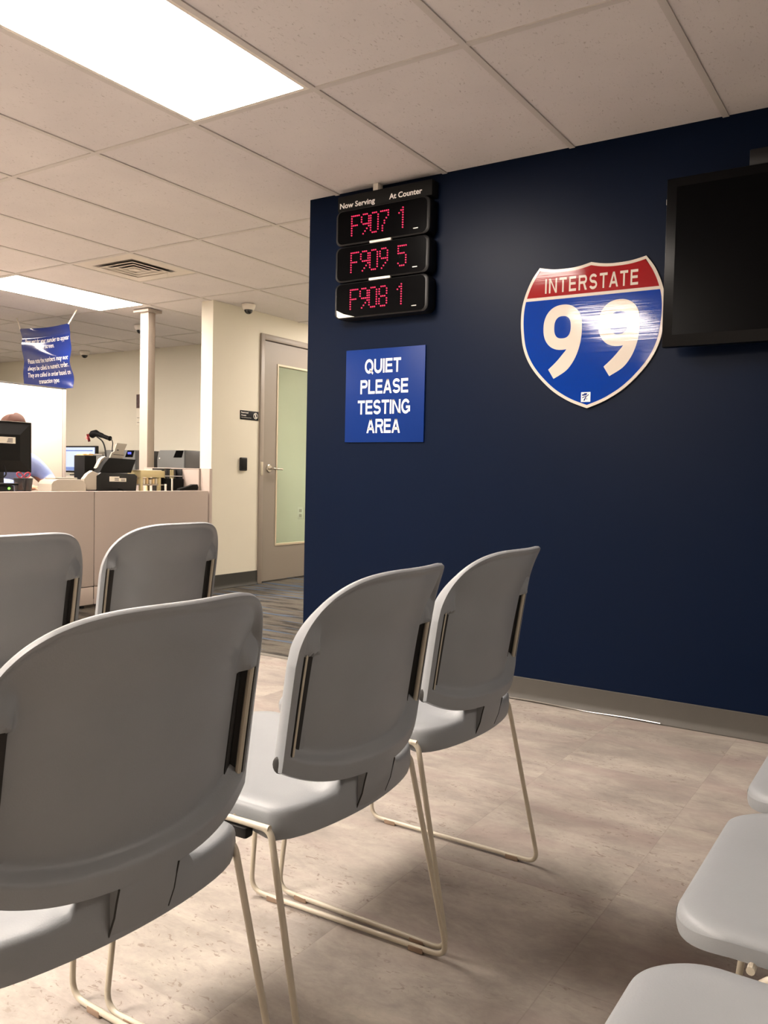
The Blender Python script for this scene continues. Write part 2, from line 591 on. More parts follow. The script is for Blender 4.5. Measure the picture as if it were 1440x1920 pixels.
def stroke_glyph(ch, t):
    """block capital, cap height 1, stroke t: (width, list of quads or polygons)"""
    W_ = {'Q': 1.06, 'U': 0.98, 'I': t, 'E': 0.86, 'T': 0.90, 'P': 0.90, 'L': 0.82, 'A': 1.04, 'S': 0.92, 'N': 0.98, 'G': 1.04, 'R': 0.98}[ch]
    out = []
    bx = lambda x0, x1, y0, y1: out.append([(x0, y0), (x1, y0), (x1, y1), (x0, y1)])

    def band(cx, cy, rx, ry, a0, a1, n=22):
        O, I = [], []
        for i in range(n + 1):
            a = math.radians(a0 + (a1 - a0) * i / n)
            O.append((cx + rx * math.cos(a), cy + ry * math.sin(a)))
            I.append((cx + (rx - t) * math.cos(a), cy + (ry - t) * math.sin(a)))
        for i in range(n):
            out.append([O[i], O[i + 1], I[i + 1], I[i]])
    if ch == 'I':
        bx(0, t, 0, 1)
    elif ch in 'EL':
        bx(0, t, 0, 1)
        bx(t, W_, 0, t * .92)
        if ch == 'E':
            bx(t, W_ * .97, 1 - t * .92, 1)
            bx(t, W_ * .92, .515 - t * .46, .515 + t * .46)
    elif ch == 'T':
        bx(0, W_, 1 - t * .92, 1)
        bx(W_ / 2 - t / 2, W_ / 2 + t / 2, 0, 1 - t * .92)
    elif ch in 'PR':
        bx(0, t, 0, 1)
        r = .29
        bx(t, W_ - r, 1 - t * .92, 1)
        bx(t, W_ - r, 1 - 2 * r, 1 - 2 * r + t * .92)
        band(W_ - r, 1 - r, r, r, -90, 90)
        if ch == 'R':
            out.append([(W_ - t * 1.2, 0), (W_ + .03, 0), (W_ - .36 + t * .7, 1 - 2 * r), (W_ - .36 - t * .45, 1 - 2 * r)])
    elif ch == 'A':
        k = t * 1.08
        out.append([(0, 0), (k, 0), (W_ / 2 + k * .5, 1), (W_ / 2 - k * .5, 1)])
        out.append([(W_ - k, 0), (W_, 0), (W_ / 2 + k * .5, 1), (W_ / 2 - k * .5, 1)])
        bx(W_ * .22, W_ * .78, .22, .22 + t * .88)
    elif ch == 'N':
        bx(0, t, 0, 1)
        bx(W_ - t, W_, 0, 1)
        out.append([(t, 1), (t * .2, 1), (W_ - t, 0), (W_ - t * .2, 0)])
    elif ch == 'U':
        r = W_ / 2
        bx(0, t, .42, 1)
        bx(W_ - t, W_, .42, 1)
        band(r, .40, r, .415, 180, 360)
        bx(0, t, .39, .42)
        bx(W_ - t, W_, .39, .42)
    elif ch in 'QG':
        if ch == 'Q':
            band(W_ / 2, .5, W_ / 2, .515, 0, 360, 44)
            out.append([(W_ * .52, .24), (W_ * .60, .36), (W_ * 1.0, .04), (W_ * .93, -.10)])
        else:
            band(W_ / 2, .5, W_ / 2, .515, 35, 322, 40)
            bx(W_ * .54, W_, .54 - t * .9, .54)
            bx(W_ - t, W_, .13, .54 - t * .9)
    elif ch == 'S':
        ry = (1.03 + t) / 4
        rx = W_ / 2
        band(rx, 1.015 - ry, rx * .96, ry, 22, 272)
        band(rx, -.015 + ry, rx, ry, 92, -160)
    return W_, out


def block_text(mb, s_, p0, ux, uz, wd, ht, t=0.19, gap=0.13):
    """lay block capitals into a box: lower-left p0, total width wd, cap height ht"""
    gl = [stroke_glyph(c, t) for c in s_]
    kern = lambda a, c: -0.09 if (a + c) in ('TA', 'AT', 'LA', 'PA') else 0.0
    tot = sum(g[0] for g in gl) + gap * (len(gl) - 1) + sum(kern(a, c) for a, c in zip(s_[:-1], s_[1:]))
    sx = wd / tot
    ux, uz, p0 = Vector(ux), Vector(uz), Vector(p0)
    x = 0
    for i, (w_, polys) in enumerate(gl):
        for q in polys:
            pts = [p0 + ux * (x + a) * sx + uz * c * ht for a, c in q]
            nrm = (pts[1] - pts[0]).cross(pts[2] - pts[1])
            if nrm.dot(ux.cross(uz)) < 0:
                pts.reverse()
            mb.poly(pts)
        x += w_ + gap + (kern(s_[i], s_[i + 1]) if i + 1 < len(s_) else 0)
    return mb


EX, EY, EZ = (1, 0, 0), (0, 1, 0), (0, 0, 1)


def arc(c, r, a0, a1, n, f):
    return [f(c[0] + r * math.cos(math.radians(a0 + (a1 - a0) * i / n)), c[1] + r * math.sin(math.radians(a0 + (a1 - a0) * i / n))) for i in range(n + 1)]


def round_poly(pts, rads, n=6):
    """fillet the corners of a 3-D polyline (open); rads per inner point"""
    P = [Vector(p) for p in pts]
    out = [P[0]]
    for i in range(1, len(P) - 1):
        r = rads[i - 1]
        a = (P[i - 1] - P[i]).normalized()
        b = (P[i + 1] - P[i]).normalized()
        ang = a.angle(b)
        t = min(r / math.tan(ang / 2), (P[i - 1] - P[i]).length * 0.49, (P[i + 1] - P[i]).length * 0.49)
        A = P[i] + a * t
        B = P[i] + b * t
        for k in range(n + 1):
            s = k / n
            out.append(A * (1 - s) ** 2 + P[i] * 2 * s * (1 - s) + B * s * s)
    out.append(P[-1])
    return out


# ------------------------------------------------------------------ the setting
GX, GY = -1.932, 2.4553          # a crossing of the ceiling grid
X0R, X1R, Y0R = -10.5, 5.5, -5.5

struct('floor', MB().box(X0R, X1R, Y0R, 3.43, -0.05, 0.0), MT['floor'])
b = MB().box(X0R, -2.6, 3.43, 7.6, -0.05, 0.0)
struct('floor_carpet', b, MT['carpet'])
struct('trim_1', MB().box(-4.9, -2.72, 3.405, 3.445, 0.0, 0.004, 0.0015), MT['rubber'])
struct('ceiling', MB().box(X0R, X1R, Y0R, 7.6, CEIL, CEIL + 0.05), MT['ceiling'])

b = MB()
hw = 0.012
zb = CEIL - 0.005
i0, i1 = math.ceil((X0R - GX) / 0.61), math.floor((X1R - GX) / 0.61)
for i in range(i0, i1 + 1):
    x = GX + i * 0.61
    b.box(x - hw, x + hw, Y0R, YW if x > -2.72 else (5.015 if -5.1 < x < -4.95 else 6.67), zb, CEIL + 0.001)
for j in range(math.ceil((Y0R - GY) / 1.22), math.floor((6.67 - GY) / 1.22) + 1):
    y = GY + j * 1.22
    b.box(X0R, X1R if y < YW else -2.72, y - hw, y + hw, zb + 0.0003, CEIL + 0.001)
b.box(GX - 5 * 0.61, GX - 4 * 0.61, GY + 1.83 - hw, GY + 1.83 + hw, zb + 0.0003, CEIL + 0.001)
struct('trim_2', b, MT['grid'])

# blue wall block, closing walls
struct('wall_blue', MB().box(-2.715, X1R, YW, YW + 0.14, 0, CEIL), MT['blue'])
struct('wall_corridor_right', MB().box(-2.715, -2.6, YW + 0.14, 7.5, 0, CEIL), MT['cream'])
struct('wall_corridor_end', MB().box(-5.08, -2.6, 7.5, 7.6, 0, CEIL), MT['cream'])
b = MB()
DY0, DY1, DH = 5.59, 6.665, 2.195          # outside of the door frame
b.box(XD - 0.13, XD, 5.015, DY0 + 0.02, 0, CEIL)
b.box(XD - 0.13, XD, DY1 - 0.02, 7.5, 0, CEIL)
b.box(XD - 0.13, XD, DY0 + 0.02, DY1 - 0.02, DH - 0.02, CEIL)
struct('wall_door', b, MT['cream'])
struct('wall_back', MB().box(X0R, XD - 0.13, 6.67, 6.8, 0, CEIL), MT['cream'])
struct('wall_left', MB().box(X0R - 0.1, X0R, Y0R, 6.8, 0, CEIL), MT['cream'])
struct('wall_right', MB().box(X1R, X1R + 0.1, Y0R, YW + 0.14, 0, CEIL), MT['cream'])
struct('wall_front', MB().box(X0R, X1R, Y0R - 0.1, Y0R, 0, CEIL), MT['cream'])

# cove bases: upright with a flared toe
b = MB()
prof = [(YW, 0.0), (YW - 0.018, 0.0), (YW - 0.018, 0.004), (YW - 0.008, 0.018), (YW - 0.005, 0.032), (YW - 0.005, 0.098), (YW - 0.003, 0.1), (YW, 0.1)]
b.prism(prof, 'x', -2.715, X1R)
struct('baseboard_blue', b, MT['cove'])
b = MB()
prof = [(XD, 0.0), (XD + 0.018, 0.0), (XD + 0.018, 0.004), (XD + 0.008, 0.018), (XD + 0.005, 0.032), (XD + 0.005, 0.118), (XD, 0.12)]
b.prism(prof, 'y', 5.02, DY0)
struct('baseboard_door', b, MT['darkcove'])
# loosened clear adhesive strip along the foot of the blue wall
b = MB()
pts = []
for i in range(40):
    t = i / 39
    pts.append((-1.62 + 0.75 * t, YW - 0.024 + 0.003 * math.sin(9 * t) * math.sin(3 * t), 0.004 + 0.004 * abs(math.sin(5.2 * t))))
b.tube(pts, 0.0028, 8)
struct('trim_3', b, MT['gel'])


# ------------------------------------------------------------------ ceiling lights
def lens_mat(pw):
    key = 'lens%.2f' % pw
    if key not in MT:
        MT[key] = mat('lit_troffer_lens', lin(240, 235, 225), 0.5, emit=(*LIGHT_COL, 1), estr=LIGHT_PW * pw)
    return MT[key]


def troffer(x1, y1, label, pw=1.0):
    """2x4 ft lit panel whose far right corner is at the grid crossing x1, y1"""
    x0, y0 = x1 - 0.61, y1 - 1.22
    t = thing('ceiling_light', ((x0 + x1) / 2, (y0 + y1) / 2, CEIL), label, 'ceiling light', 'lit ceiling panels')
    z1 = CEIL - 0.0005
    fr = MB()
    f = 0.016
    g = 0.0125
    for q in ((x0 + g, x1 - g, y0 + g, y0 + g + f), (x0 + g, x1 - g, y1 - g - f, y1 - g), (x0 + g, x0 + g + f, y0 + g + f, y1 - g - f), (x1 - g - f, x1 - g, y0 + g + f, y1 - g - f)):
        fr.box(q[0], q[1], q[2], q[3], CEIL - 0.004, z1)
    obj('frame', fr, MT['white'], t)
    obj('lens', MB().box(x0 + g + f, x1 - g - f, y0 + g + f, y1 - g - f, CEIL - 0.003, z1), lens_mat(pw), t)
    return t


troffer(GX, GY, 'large lit ceiling panel at upper left of the photo, above the chairs', 0.68)
troffer(GX - 6 * 0.61, GY + 2.44, 'lit ceiling panel beside the square air diffuser, above the service counter', 0.62)
troffer(GX, GY - 2.44, 'lit ceiling panel over the lobby behind the nearest chair row', 1.2)
troffer(GX - 6 * 0.61, GY, 'lit ceiling panel over the front end of the service counter')
troffer(GX - 6 * 0.61, GY - 2.44, 'lit ceiling panel over the office near the front wall')

troffer(GX + 6 * 0.61, GY, 'lit ceiling panel over the lobby to the right of the chair rows', 0.22)

troffer(GX - 3 * 0.61, GY + 4 * 1.22, 'unseen ceiling panel added in the corridor to brighten the door wall', 0.36)  # added out of sight behind the navy wall to brighten the door wall
troffer(GX - 10 * 0.61, GY + 2 * 1.22, 'unseen ceiling panel added at the far left to brighten the office', 0.62)  # added out of view to lift the office wall and the banner's glare
troffer(GX, GY - 4 * 1.22, 'unseen fill panel added near the front wall, behind the chair rows', 0.4)  # fill panel added behind the camera to even out the light
troffer(GX - 6 * 0.61, GY - 4 * 1.22, 'unseen fill panel added near the front wall, on the counter side', 0.6)  # second added fill panel, softens contrast from behind the camera

# air diffuser, four nested square louvres
xc, yc = GX - 4.5 * 0.61, GY + 1.22 + 0.305
t = thing('air_diffuser', (xc, yc, CEIL), 'square louvred air diffuser set in the ceiling grid near the lit panel', 'air vent')
def sq_ring(b, a0, za, a1, zb_):
    A = [(xc + sx * a0, yc + sy * a0, za) for sx, sy in ((-1, -1), (1, -1), (1, 1), (-1, 1))]
    B = [(xc + sx * a1, yc + sy * a1, zb_) for sx, sy in ((-1, -1), (1, -1), (1, 1), (-1, 1))]
    for i in range(4):
        b.poly([A[i], A[(i + 1) % 4], B[(i + 1) % 4], B[i]])
b = MB()
sq_ring(b, 0.292, CEIL - 0.003, 0.20, CEIL - 0.005)
sq_ring(b, 0.292, CEIL - 0.003, 0.292, CEIL - 0.0006)
sq_ring(b, 0.20, CEIL - 0.005, 0.196, CEIL - 0.0006)
obj('face_plate', b, MT['vent'], t, recalc=False)
obj('throat', MB().box(xc - 0.196, xc + 0.196, yc - 0.196, yc + 0.196, CEIL - 0.0012, CEIL - 0.0004), MT['ventdark'], t)
for a in (0.175, 0.125, 0.075):
    b = MB()
    sq_ring(b, a, CEIL - 0.014, a - 0.042, CEIL - 0.002)
    sq_ring(b, a + 0.002, CEIL - 0.014, a - 0.040, CEIL - 0.0015)
    sq_ring(b, a - 0.014, CEIL - 0.014, a + 0.002, CEIL - 0.014)
    obj('louvre', b, MT['vent'], t, recalc=False)
obj('centre_plate', MB().box(xc - 0.03, xc + 0.03, yc - 0.03, yc + 0.03, CEIL - 0.013, CEIL - 0.002, 0.003), MT['vent'], t)


def dome_cam(x, y, label):
    t = thing('dome_camera', (x, y, CEIL), label, 'security camera', 'ceiling dome cameras')
    z = CEIL - 0.0055
    b = MB().tube([(x, y, z), (x, y, z - 0.012), (x, y, z - 0.035), (x, y, z - 0.045)], [0.058, 0.058, 0.050, 0.040], 28)
    obj('housing', b, MT['white'], t)
    obj('dome', MB().ball((x, y, z - 0.043), 0.036, 0.036, 0.036, 24, 8, -90, 0), MT['dome'], t)
    obj('lens', MB().cyl((x + 0.012, y - 0.012, z - 0.072), 0.011, 0.01, 'z', 14), MT['matte_black'], t)
    return t


dome_cam(-4.80, 5.27, 'white dome camera on the ceiling just left of the door frame')
dome_cam(-8.45, 6.45, 'white dome camera at the far back wall, right of the hanging banner')
dome_cam(-6.44, 5.55, 'white dome camera half hidden by the pale power pole')

# ------------------------------------------------------------------ door
t = bpy.data.objects.new('door_1', None)
t.location = (XD, DY0, 0)
COL.objects.link(t)
t['kind'] = 'structure'
b = MB()
fx0, fx1 = XD - 0.14, XD + 0.016
b.box(fx0, fx1, DY0, DY0 + 0.05, 0, DH, 0.003)
b.box(fx0, fx1, DY1 - 0.05, DY1, 0, DH, 0.003)
b.box(fx0, fx1, DY0 + 0.05, DY1 - 0.05, DH - 0.05, DH, 0.003)
obj('door_frame', b, MT['framepaint'], t)
LY0, LY1, LZ0, LZ1 = DY0 + 0.054, DY1 - 0.054, 0.014, DH - 0.056
GY0, GY1, GZ0, GZ1 = 5.83, 6.39, 0.322, 1.955
dx0, dx1 = XD - 0.05, XD - 0.006
b = MB()
b.box(dx0, dx1, LY0, GY0, LZ0, LZ1)
b.box(dx0, dx1, GY1, LY1, LZ0, LZ1)
b.box(dx0, dx1, GY0, GY1, LZ0, GZ0)
b.box(dx0, dx1, GY0, GY1, GZ1, LZ1)
obj('door_leaf', b, MT['doorpaint'], t)
b = MB()
e = 0.016
for q in ((GY0, GY1, GZ0, GZ0 + e), (GY0, GY1, GZ1 - e, GZ1), (GY0, GY0 + e, GZ0 + e, GZ1 - e), (GY1 - e, GY1, GZ0 + e, GZ1 - e)):
    b.box(dx0 - 0.005, dx1 + 0.006, q[0], q[1], q[2], q[3])
obj('glazing_bead', b, MT['bead'], t)
obj('glass_pane', MB().box(XD - 0.031, XD - 0.025, GY0 + e * 0.5, GY1 - e * 0.5, GZ0 + e * 0.5, GZ1 - e * 0.5), MT['glass'], t)
hz, hy = 1.018, 5.737
b = MB().tube([(dx1, hy, hz), (dx1 + 0.006, hy, hz), (dx1 + 0.010, hy, hz)], [0.036, 0.036, 0.031], 28)
hn = obj('door_handle', b, MT['nickel'], t)
b = MB()
b.tube(round_poly([(dx1 + 0.008, hy, hz), (dx1 + 0.052, hy, hz), (dx1 + 0.052, hy + 0.125, hz - 0.004)], [0.018]), 0.0095, 14)
obj('lever', b, MT['nickel'], hn)
b = MB().box(XD + 0.015, XD + 0.0185, DY0 + 0.012, DY0 + 0.042, 0.955, 1.075, 0.001)
obj('strike_plate', b, MT['nickel'], t)

# door sign, card reader, outlet seen through the glass
t = thing('door_sign', (XD, 5.46, 1.43), 'small dark restricted access sign on cream wall left of the door', 'sign')
obj('plate', MB().box(XD, XD + 0.004, 5.347, 5.578, 1.43, 1.508, 0.001), MT['doorsign'], t)
b = MB()
fit_text(b, 'Restricted', (XD + 0.0045, 5.358, 1.484), EY, EZ, 0.088, 0.015, 0.01)
fit_text(b, 'Access', (XD + 0.0045, 5.358, 1.461), EY, EZ, 0.062, 0.015, 0.01)
fit_text(b, 'Authorized Personnel Only', (XD + 0.0045, 5.358, 1.445), EY, EZ, 0.128, 0.006, 0.01)
obj('lettering', b, MT['white_print'], t)
b = MB()
cy_, cz_ = 5.54, 1.469
def ring(b, f, r0, r1, n=32):
    A = [f(r0 * math.cos(2 * math.pi * i / n), r0 * math.sin(2 * math.pi * i / n)) for i in range(n)]
    B = [f(r1 * math.cos(2 * math.pi * i / n), r1 * math.sin(2 * math.pi * i / n)) for i in range(n)]
    for i in range(n):
        b.poly([A[i], A[(i + 1) % n], B[(i + 1) % n], B[i]])
f3 = lambda u, v: (XD + 0.0046, cy_ + u, cz_ + v)
ring(b, f3, 0.027, 0.022)
b.poly([f3(-0.006, 0.006), f3(-0.006, -0.008), f3(-0.003, -0.019), f3(0.004, -0.019), f3(0.005, 0.000), f3(0.007, 0.008), f3(0.0, 0.010)])
b.poly([f3(0.005 * math.cos(a * 0.52), 0.0155 + 0.0045 * math.sin(a * 0.52)) for a in range(12)])
b.poly([f3(-0.018, 0.014), f3(-0.014, 0.018), f3(0.018, -0.014), f3(0.014, -0.018)])
obj('emblem', b, MT['white_print'], t, recalc=False)

t = thing('card_reader', (XD, 5.385, 1.0), 'black card reader on the cream wall below the restricted access sign', 'card reader')
obj('body', MB().box(XD, XD + 0.022, 5.344, 5.428, 0.992, 1.106, 0.009, 3), MT['black'], t)
obj('face', MB().box(XD + 0.021, XD + 0.0235, 5.354, 5.418, 1.006, 1.092, 0.001), MT['matte_black'], t)

t = thing('wall_outlet', (-5.33, 6.67, 0.58), 'white wall outlet on the back wall seen through the door glass', 'outlet')
obj('cover_plate', MB().box(-5.367, -5.293, 6.663, 6.67, 0.52, 0.64, 0.002), MT['white'], t)
for zz in (0.555, 0.605):
    obj('socket', MB().box(-5.346, -5.314, 6.6605, 6.664, zz - 0.015, zz + 0.015, 0.001), MT['offwhite'], t)


# ------------------------------------------------------------------ queue displays on the blue wall
def rounded_rect_xz(x0, x1, z0, z1, r, n=6):
    out = []
    for cx_, cz2, a0 in ((x1 - r, z1 - r, 0), (x0 + r, z1 - r, 90), (x0 + r, z0 + r, 180), (x1 - r, z0 + r, 270)):
        for i in range(n + 1):
            a = math.radians(a0 + 90 * i / n)
            out.append((cx_ + r * math.cos(a), cz2 + r * math.sin(a)))
    return out


GLYPH = {
    'F': '11111 10000 10000 10000 11110 10000 10000 10000 10000',
    '9': '01110 10001 10001 10001 01111 00001 00010 00100 01000',
    '0': '01110 10001 10001 10001 10001 10001 10001 10001 01110',
    '7': '11111 00001 00001 00010 00100 00100 01000 01000 01000',
    '8': '01110 10001 10001 10001 01110 10001 10001 10001 01110',
    '5': '11111 10000 10000 11110 00001 00001 00001 10001 01110',
    '1': '00100 01100 10100 00100 00100 00100 00100 00100 00100',
}
UX0, UX1 = -2.492, -1.968
DF = YW - 0.075


def queue_unit(z0, z1, code, label, clip=True, sticker=False):
    t = thing('queue_display', ((UX0 + UX1) / 2, YW, z0), label, 'number display', 'queue number displays')
    # housing: bowed body, ends swept back
    b = MB()
    out0 = rounded_rect_xz(UX0, UX1, z0, z1, 0.030)
    rings = []
    for ins, y in ((0.0, YW - 0.0005), (-0.004, YW - 0.03), (-0.006, DF + 0.020), (-0.002, DF + 0.006), (0.006, DF + 0.001)):
        cxm, czm = (UX0 + UX1) / 2, (z0 + z1) / 2
        sx = 1 - ins * 2 / (UX1 - UX0)
        sz = 1 - max(ins, 0) * 2 / (z1 - z0)
        rings.append([b.b.verts.new((cxm + (p[0] - cxm) * sx, y, czm + (p[1] - czm) * sz)) for p in out0])
    n = len(out0)
    for A, B in zip(rings[:-1], rings[1:]):
        for i in range(n):
            b.b.faces.new((A[i], A[(i + 1) % n], B[(i + 1) % n], B[i]))
    b.b.faces.new(rings[-1])
    b.b.faces.new(rings[0][::-1])
    obj('housing', b, MT['black'], t)
    b = MB()
    b.prism(rounded_rect_xz(UX0 + 0.012, UX1 - 0.012, z0 + 0.006, z1 - 0.006, 0.026), 'y', DF + 0.002, DF - 0.0015)
    obj('display_window', b, MT['screen'], t)
    zc = (z0 + z1) / 2 + 0.003
    H, W = 0.091, 0.042
    for ch, x in zip(code, (-2.397, -2.340, -2.287, -2.230, -2.128)):
        b = MB()
        rows = GLYPH[ch].split()
        for r_, row in enumerate(rows):
            for c_, bit in enumerate(row):
                if bit == '1':
                    px = x + W * c_ / 4
                    pz = zc + H / 2 - H * r_ / 8
                    b.tube([(px, DF - 0.0015, pz), (px, DF - 0.004, pz), (px, DF - 0.0052, pz)], [0.0038, 0.0035, 0.0018], 8)
        obj('led_digit', b, MT['led'], t)
    obj('badge', MB().box(-2.05, -2.024, DF - 0.0025, DF - 0.001, z0 + 0.026, z0 + 0.030), MT['alu'], t)
    if clip:
        obj('joining_clip', MB().box(-2.291, -2.171, DF - 0.004, DF + 0.01, z0 - 0.008, z0 + 0.003, 0.001), MT['white'], t)
    if sticker:
        zq, xq = z0 + 0.004, UX0 + 0.016
        obj('corner_sticker', MB().prism([(xq - 0.003, zq + 0.038), (xq, zq + 0.008), (xq + 0.012, zq), (xq + 0.105, zq), (xq + 0.04, zq + 0.018)], 'y', DF - 0.0012, DF - 0.0032), MT['paper'], t)
    return t


queue_unit(2.090, 2.258, 'F9071', 'black LED display reading F907 1, topmost of the three on the blue wall')
queue_unit(1.914, 2.083, 'F9095', 'black LED display reading F909 5, middle of the three on the blue wall')
queue_unit(1.737, 1.907, 'F9081', 'black LED display reading F908 1, lowest, with a white corner sticker', clip=False, sticker=True)
t = thing('header_plate', ((UX0 + UX1) / 2, YW, 2.262), 'black header plate reading Now Serving and At Counter above the LED displays', 'sign')
obj('plate', MB().box(UX0 - 0.004, UX1 + 0.004, YW - 0.06, YW - 0.0005, 2.262, 2.335, 0.004), MT['matte_black'], t)
b = MB()
yy = YW - 0.0606
fit_text(b, 'Now Serving', (-2.482, yy, 2.274), EX, EZ, 0.205, 0.026, 0.022)
obj('lettering', b, MT['white_print'], t)
b = MB()
fit_text(b, 'At Counter', (-2.196, yy, 2.277), EX, EZ, 0.180, 0.026, 0.022)
obj('lettering', b, MT['white_print'], t)
t = tag(obj('hanging_bracket', MB().box(-2.300, -2.272, YW - 0.045, YW - 0.0005, 2.336, CEIL - 0.0002, 0.002), MT['white'], origin=(-2.286, YW, 2.336)),
        'small white bracket between the header plate and the ceiling', 'bracket')

# quiet sign
t = thing('quiet_sign', (-2.24, YW, 1.138), 'square blue sign reading QUIET PLEASE TESTING AREA on the navy wall', 'sign')
obj('plate', MB().box(-2.464, -2.009, YW - 0.009, YW - 0.0005, 1.138, 1.592, 0.0012), MT['signblue'], t)
b = MB()
yy = YW - 0.0096
for s_, x0_, x1_, z0_, z1_ in (('QUIET', -2.350, -2.142, 1.472, 1.544), ('PLEASE', -2.374, -2.099, 1.372, 1.440),
                               ('TESTING', -2.388, -2.086, 1.273, 1.341), ('AREA', -2.333, -2.140, 1.181, 1.249)):
    block_text(b, s_, (x0_, yy, z0_ + 0.002), EX, EZ, x1_ - x0_, 0.068, 0.20, 0.11)
obj('lettering', b, MT['white_print'], t, recalc=False)


# ------------------------------------------------------------------ interstate shield
def catmull(pts, n=6, closed=False):
    out = []
    P = [Vector(p) for p in pts]
    for i in range(len(P) - 1):
        p0 = P[max(i - 1, 0)]
        p1, p2 = P[i], P[i + 1]
        p3 = P[min(i + 2, len(P) - 1)]
        for k in range(n):
            s = k / n
            out.append(0.5 * ((2 * p1) + (p2 - p0) * s + (2 * p0 - 5 * p1 + 4 * p2 - p3) * s * s + (3 * p1 - p0 - 3 * p2 + p3) * s ** 3))
    out.append(P[-1])
    return out


SX, t = -1.2195, None
half_top = catmull([(0.0, 1.880), (0.045, 1.870), (0.09, 1.8655), (0.15, 1.8665), (0.19, 1.872), (0.2255, 1.880)], 6)
half_side = catmull([(0.2255, 1.880), (0.259, 1.835), (0.285, 1.780), (0.301, 1.724), (0.306, 1.667), (0.303, 1.608), (0.292, 1.543), (0.268, 1.484), (0.232, 1.431), (0.185, 1.381), (0.135, 1.340), (0.070, 1.303), (0.0, 1.276)], 5)
halfR = half_top + half_side[1:]
outline = [(SX + p.x, p.y) for p in halfR] + [(SX - p.x, p.y) for p in halfR[-2:0:-1]]


def inset(poly, d):
    n = len(poly)
    out = []
    for i in range(n):
        a, p, c = Vector(poly[i - 1]), Vector(poly[i]), Vector(poly[(i + 1) % n])
        e1 = (p - a).normalized()
        e2 = (c - p).normalized()
        n1 = Vector((-e1.y, e1.x))
        n2 = Vector((-e2.y, e2.x))
        m_ = (n1 + n2)
        m_ = m_ / max(m_.length_squared, 0.3) * 2
        out.append(p - m_ * d)      # outline runs clockwise
    return [(q.x, q.y) for q in out]


def clip_z(poly, z, keep_above):
    out = []
    n = len(poly)
    for i in range(n):
        a, c = poly[i], poly[(i + 1) % n]
        ia = (a[1] >= z) == keep_above
        ic = (c[1] >= z) == keep_above
        if ia:
            out.append(a)
        if ia != ic:
            s = (z - a[1]) / (c[1] - a[1])
            out.append((a[0] + s * (c[0] - a[0]), z))
    return out


t = thing('highway_shield', (SX, YW, 1.276), 'red, white and blue INTERSTATE 99 shield on the navy wall', 'sign')
yf = YW - 0.008
obj('plate', MB().prism(outline, 'y', YW - 0.0005, yf), MT['shield_white'], t)
inn = inset(outline, 0.0125)
obj('red_field', MB().prism(clip_z(inn, 1.754, True), 'y', yf, yf - 0.0006), MT['shield_red'], t)
obj('blue_field', MB().prism(clip_z(inn, 1.741, False), 'y', yf, yf - 0.0006), MT['shield_blue'], t)
b = MB()
block_text(b, 'INTERSTATE', (-1.418, yf - 0.0012, 1.768), EX, EZ, 0.395, 0.062, 0.185, 0.30)
obj('route_lettering', b, MT['shield_white'], t, recalc=False)


def nine(cx, cz):
    """highway numeral nine, 0.17 wide, 0.31 tall; cx, cz is the middle of its bowl"""
    b = MB()
    y = yf - 0.0012
    n = 48
    O, I = [], []
    for i in range(n):
        a = 2 * math.pi * i / n
        ca, sa = math.cos(a), math.sin(a)
        sq = lambda v, p: math.copysign(abs(v) ** p, v)
        O.append((cx + 0.085 * sq(ca, 0.9), y, cz + 0.095 * sq(sa, 0.9)))
        I.append((cx + 0.0365 * sq(ca, 0.8), y, cz + 0.047 * sq(sa, 0.8)))
    for i in range(n):
        b.poly([O[i], O[(i + 1) % n], I[(i + 1) % n], I[i]])
    # the tail: a tapering band from the right of the bowl to lower left
    outer = catmull([(0.085, 0.005), (0.084, -0.04), (0.075, -0.09), (0.055, -0.14), (0.022, -0.183), (-0.033, -0.216)], 5)
    inner = catmull([(0.0365, 0.0), (0.038, -0.05), (0.022, -0.09), (0.003, -0.115), (-0.025, -0.146), (-0.058, -0.176)], 5)
    y2 = y - 0.0001
    for i in range(len(outer) - 1):
        q = [outer[i], outer[i + 1], inner[i + 1], inner[i]]
        b.poly([(cx + p.x, y2, cz + p.y) for p in q])
    bmesh.ops.recalc_face_normals(b.b, faces=b.b.faces)
    for f in b.b.faces:
        if f.normal.y > 0:
            f.normal_flip()
    return b


obj('numeral', nine(-1.3355, 1.620), MT['shield_white'], t, recalc=False)
obj('numeral', nine(-1.0955, 1.621), MT['shield_white'], t, recalc=False)
em = obj('emblem', MB().box(-1.245, -1.205, yf - 0.0014, yf - 0.0004, 1.3025, 1.343), MT['white_print'], t)
b = MB()
L = lambda u, v: (-1.245 + 0.040 * u, yf - 0.002, 1.3025 + 0.0405 * v)
b.poly([L(.12, .62), L(.12, .80), L(.30, .80), L(.34, .90), L(.66, .90), L(.62, .72), L(.48, .66)])
b.poly([L(.70, .72), L(.88, .80), L(.80, .66), L(.62, .52)])
b.poly([L(.10, .46), L(.52, .62), L(.60, .58), L(.16, .38)])
b.poly([L(.24, .12), L(.42, .12), L(.66, .66), L(.58, .66)])
b.poly([L(.56, .30), L(.62, .36), L(.70, .30), L(.62, .22)])
obj('mark', b, MT['signblue'], em)

shield = bpy.data.objects[em.parent.name]
shield.rotation_euler.z = 0.017        # hangs very slightly off the wall plane
shield.location.y -= 0.0055

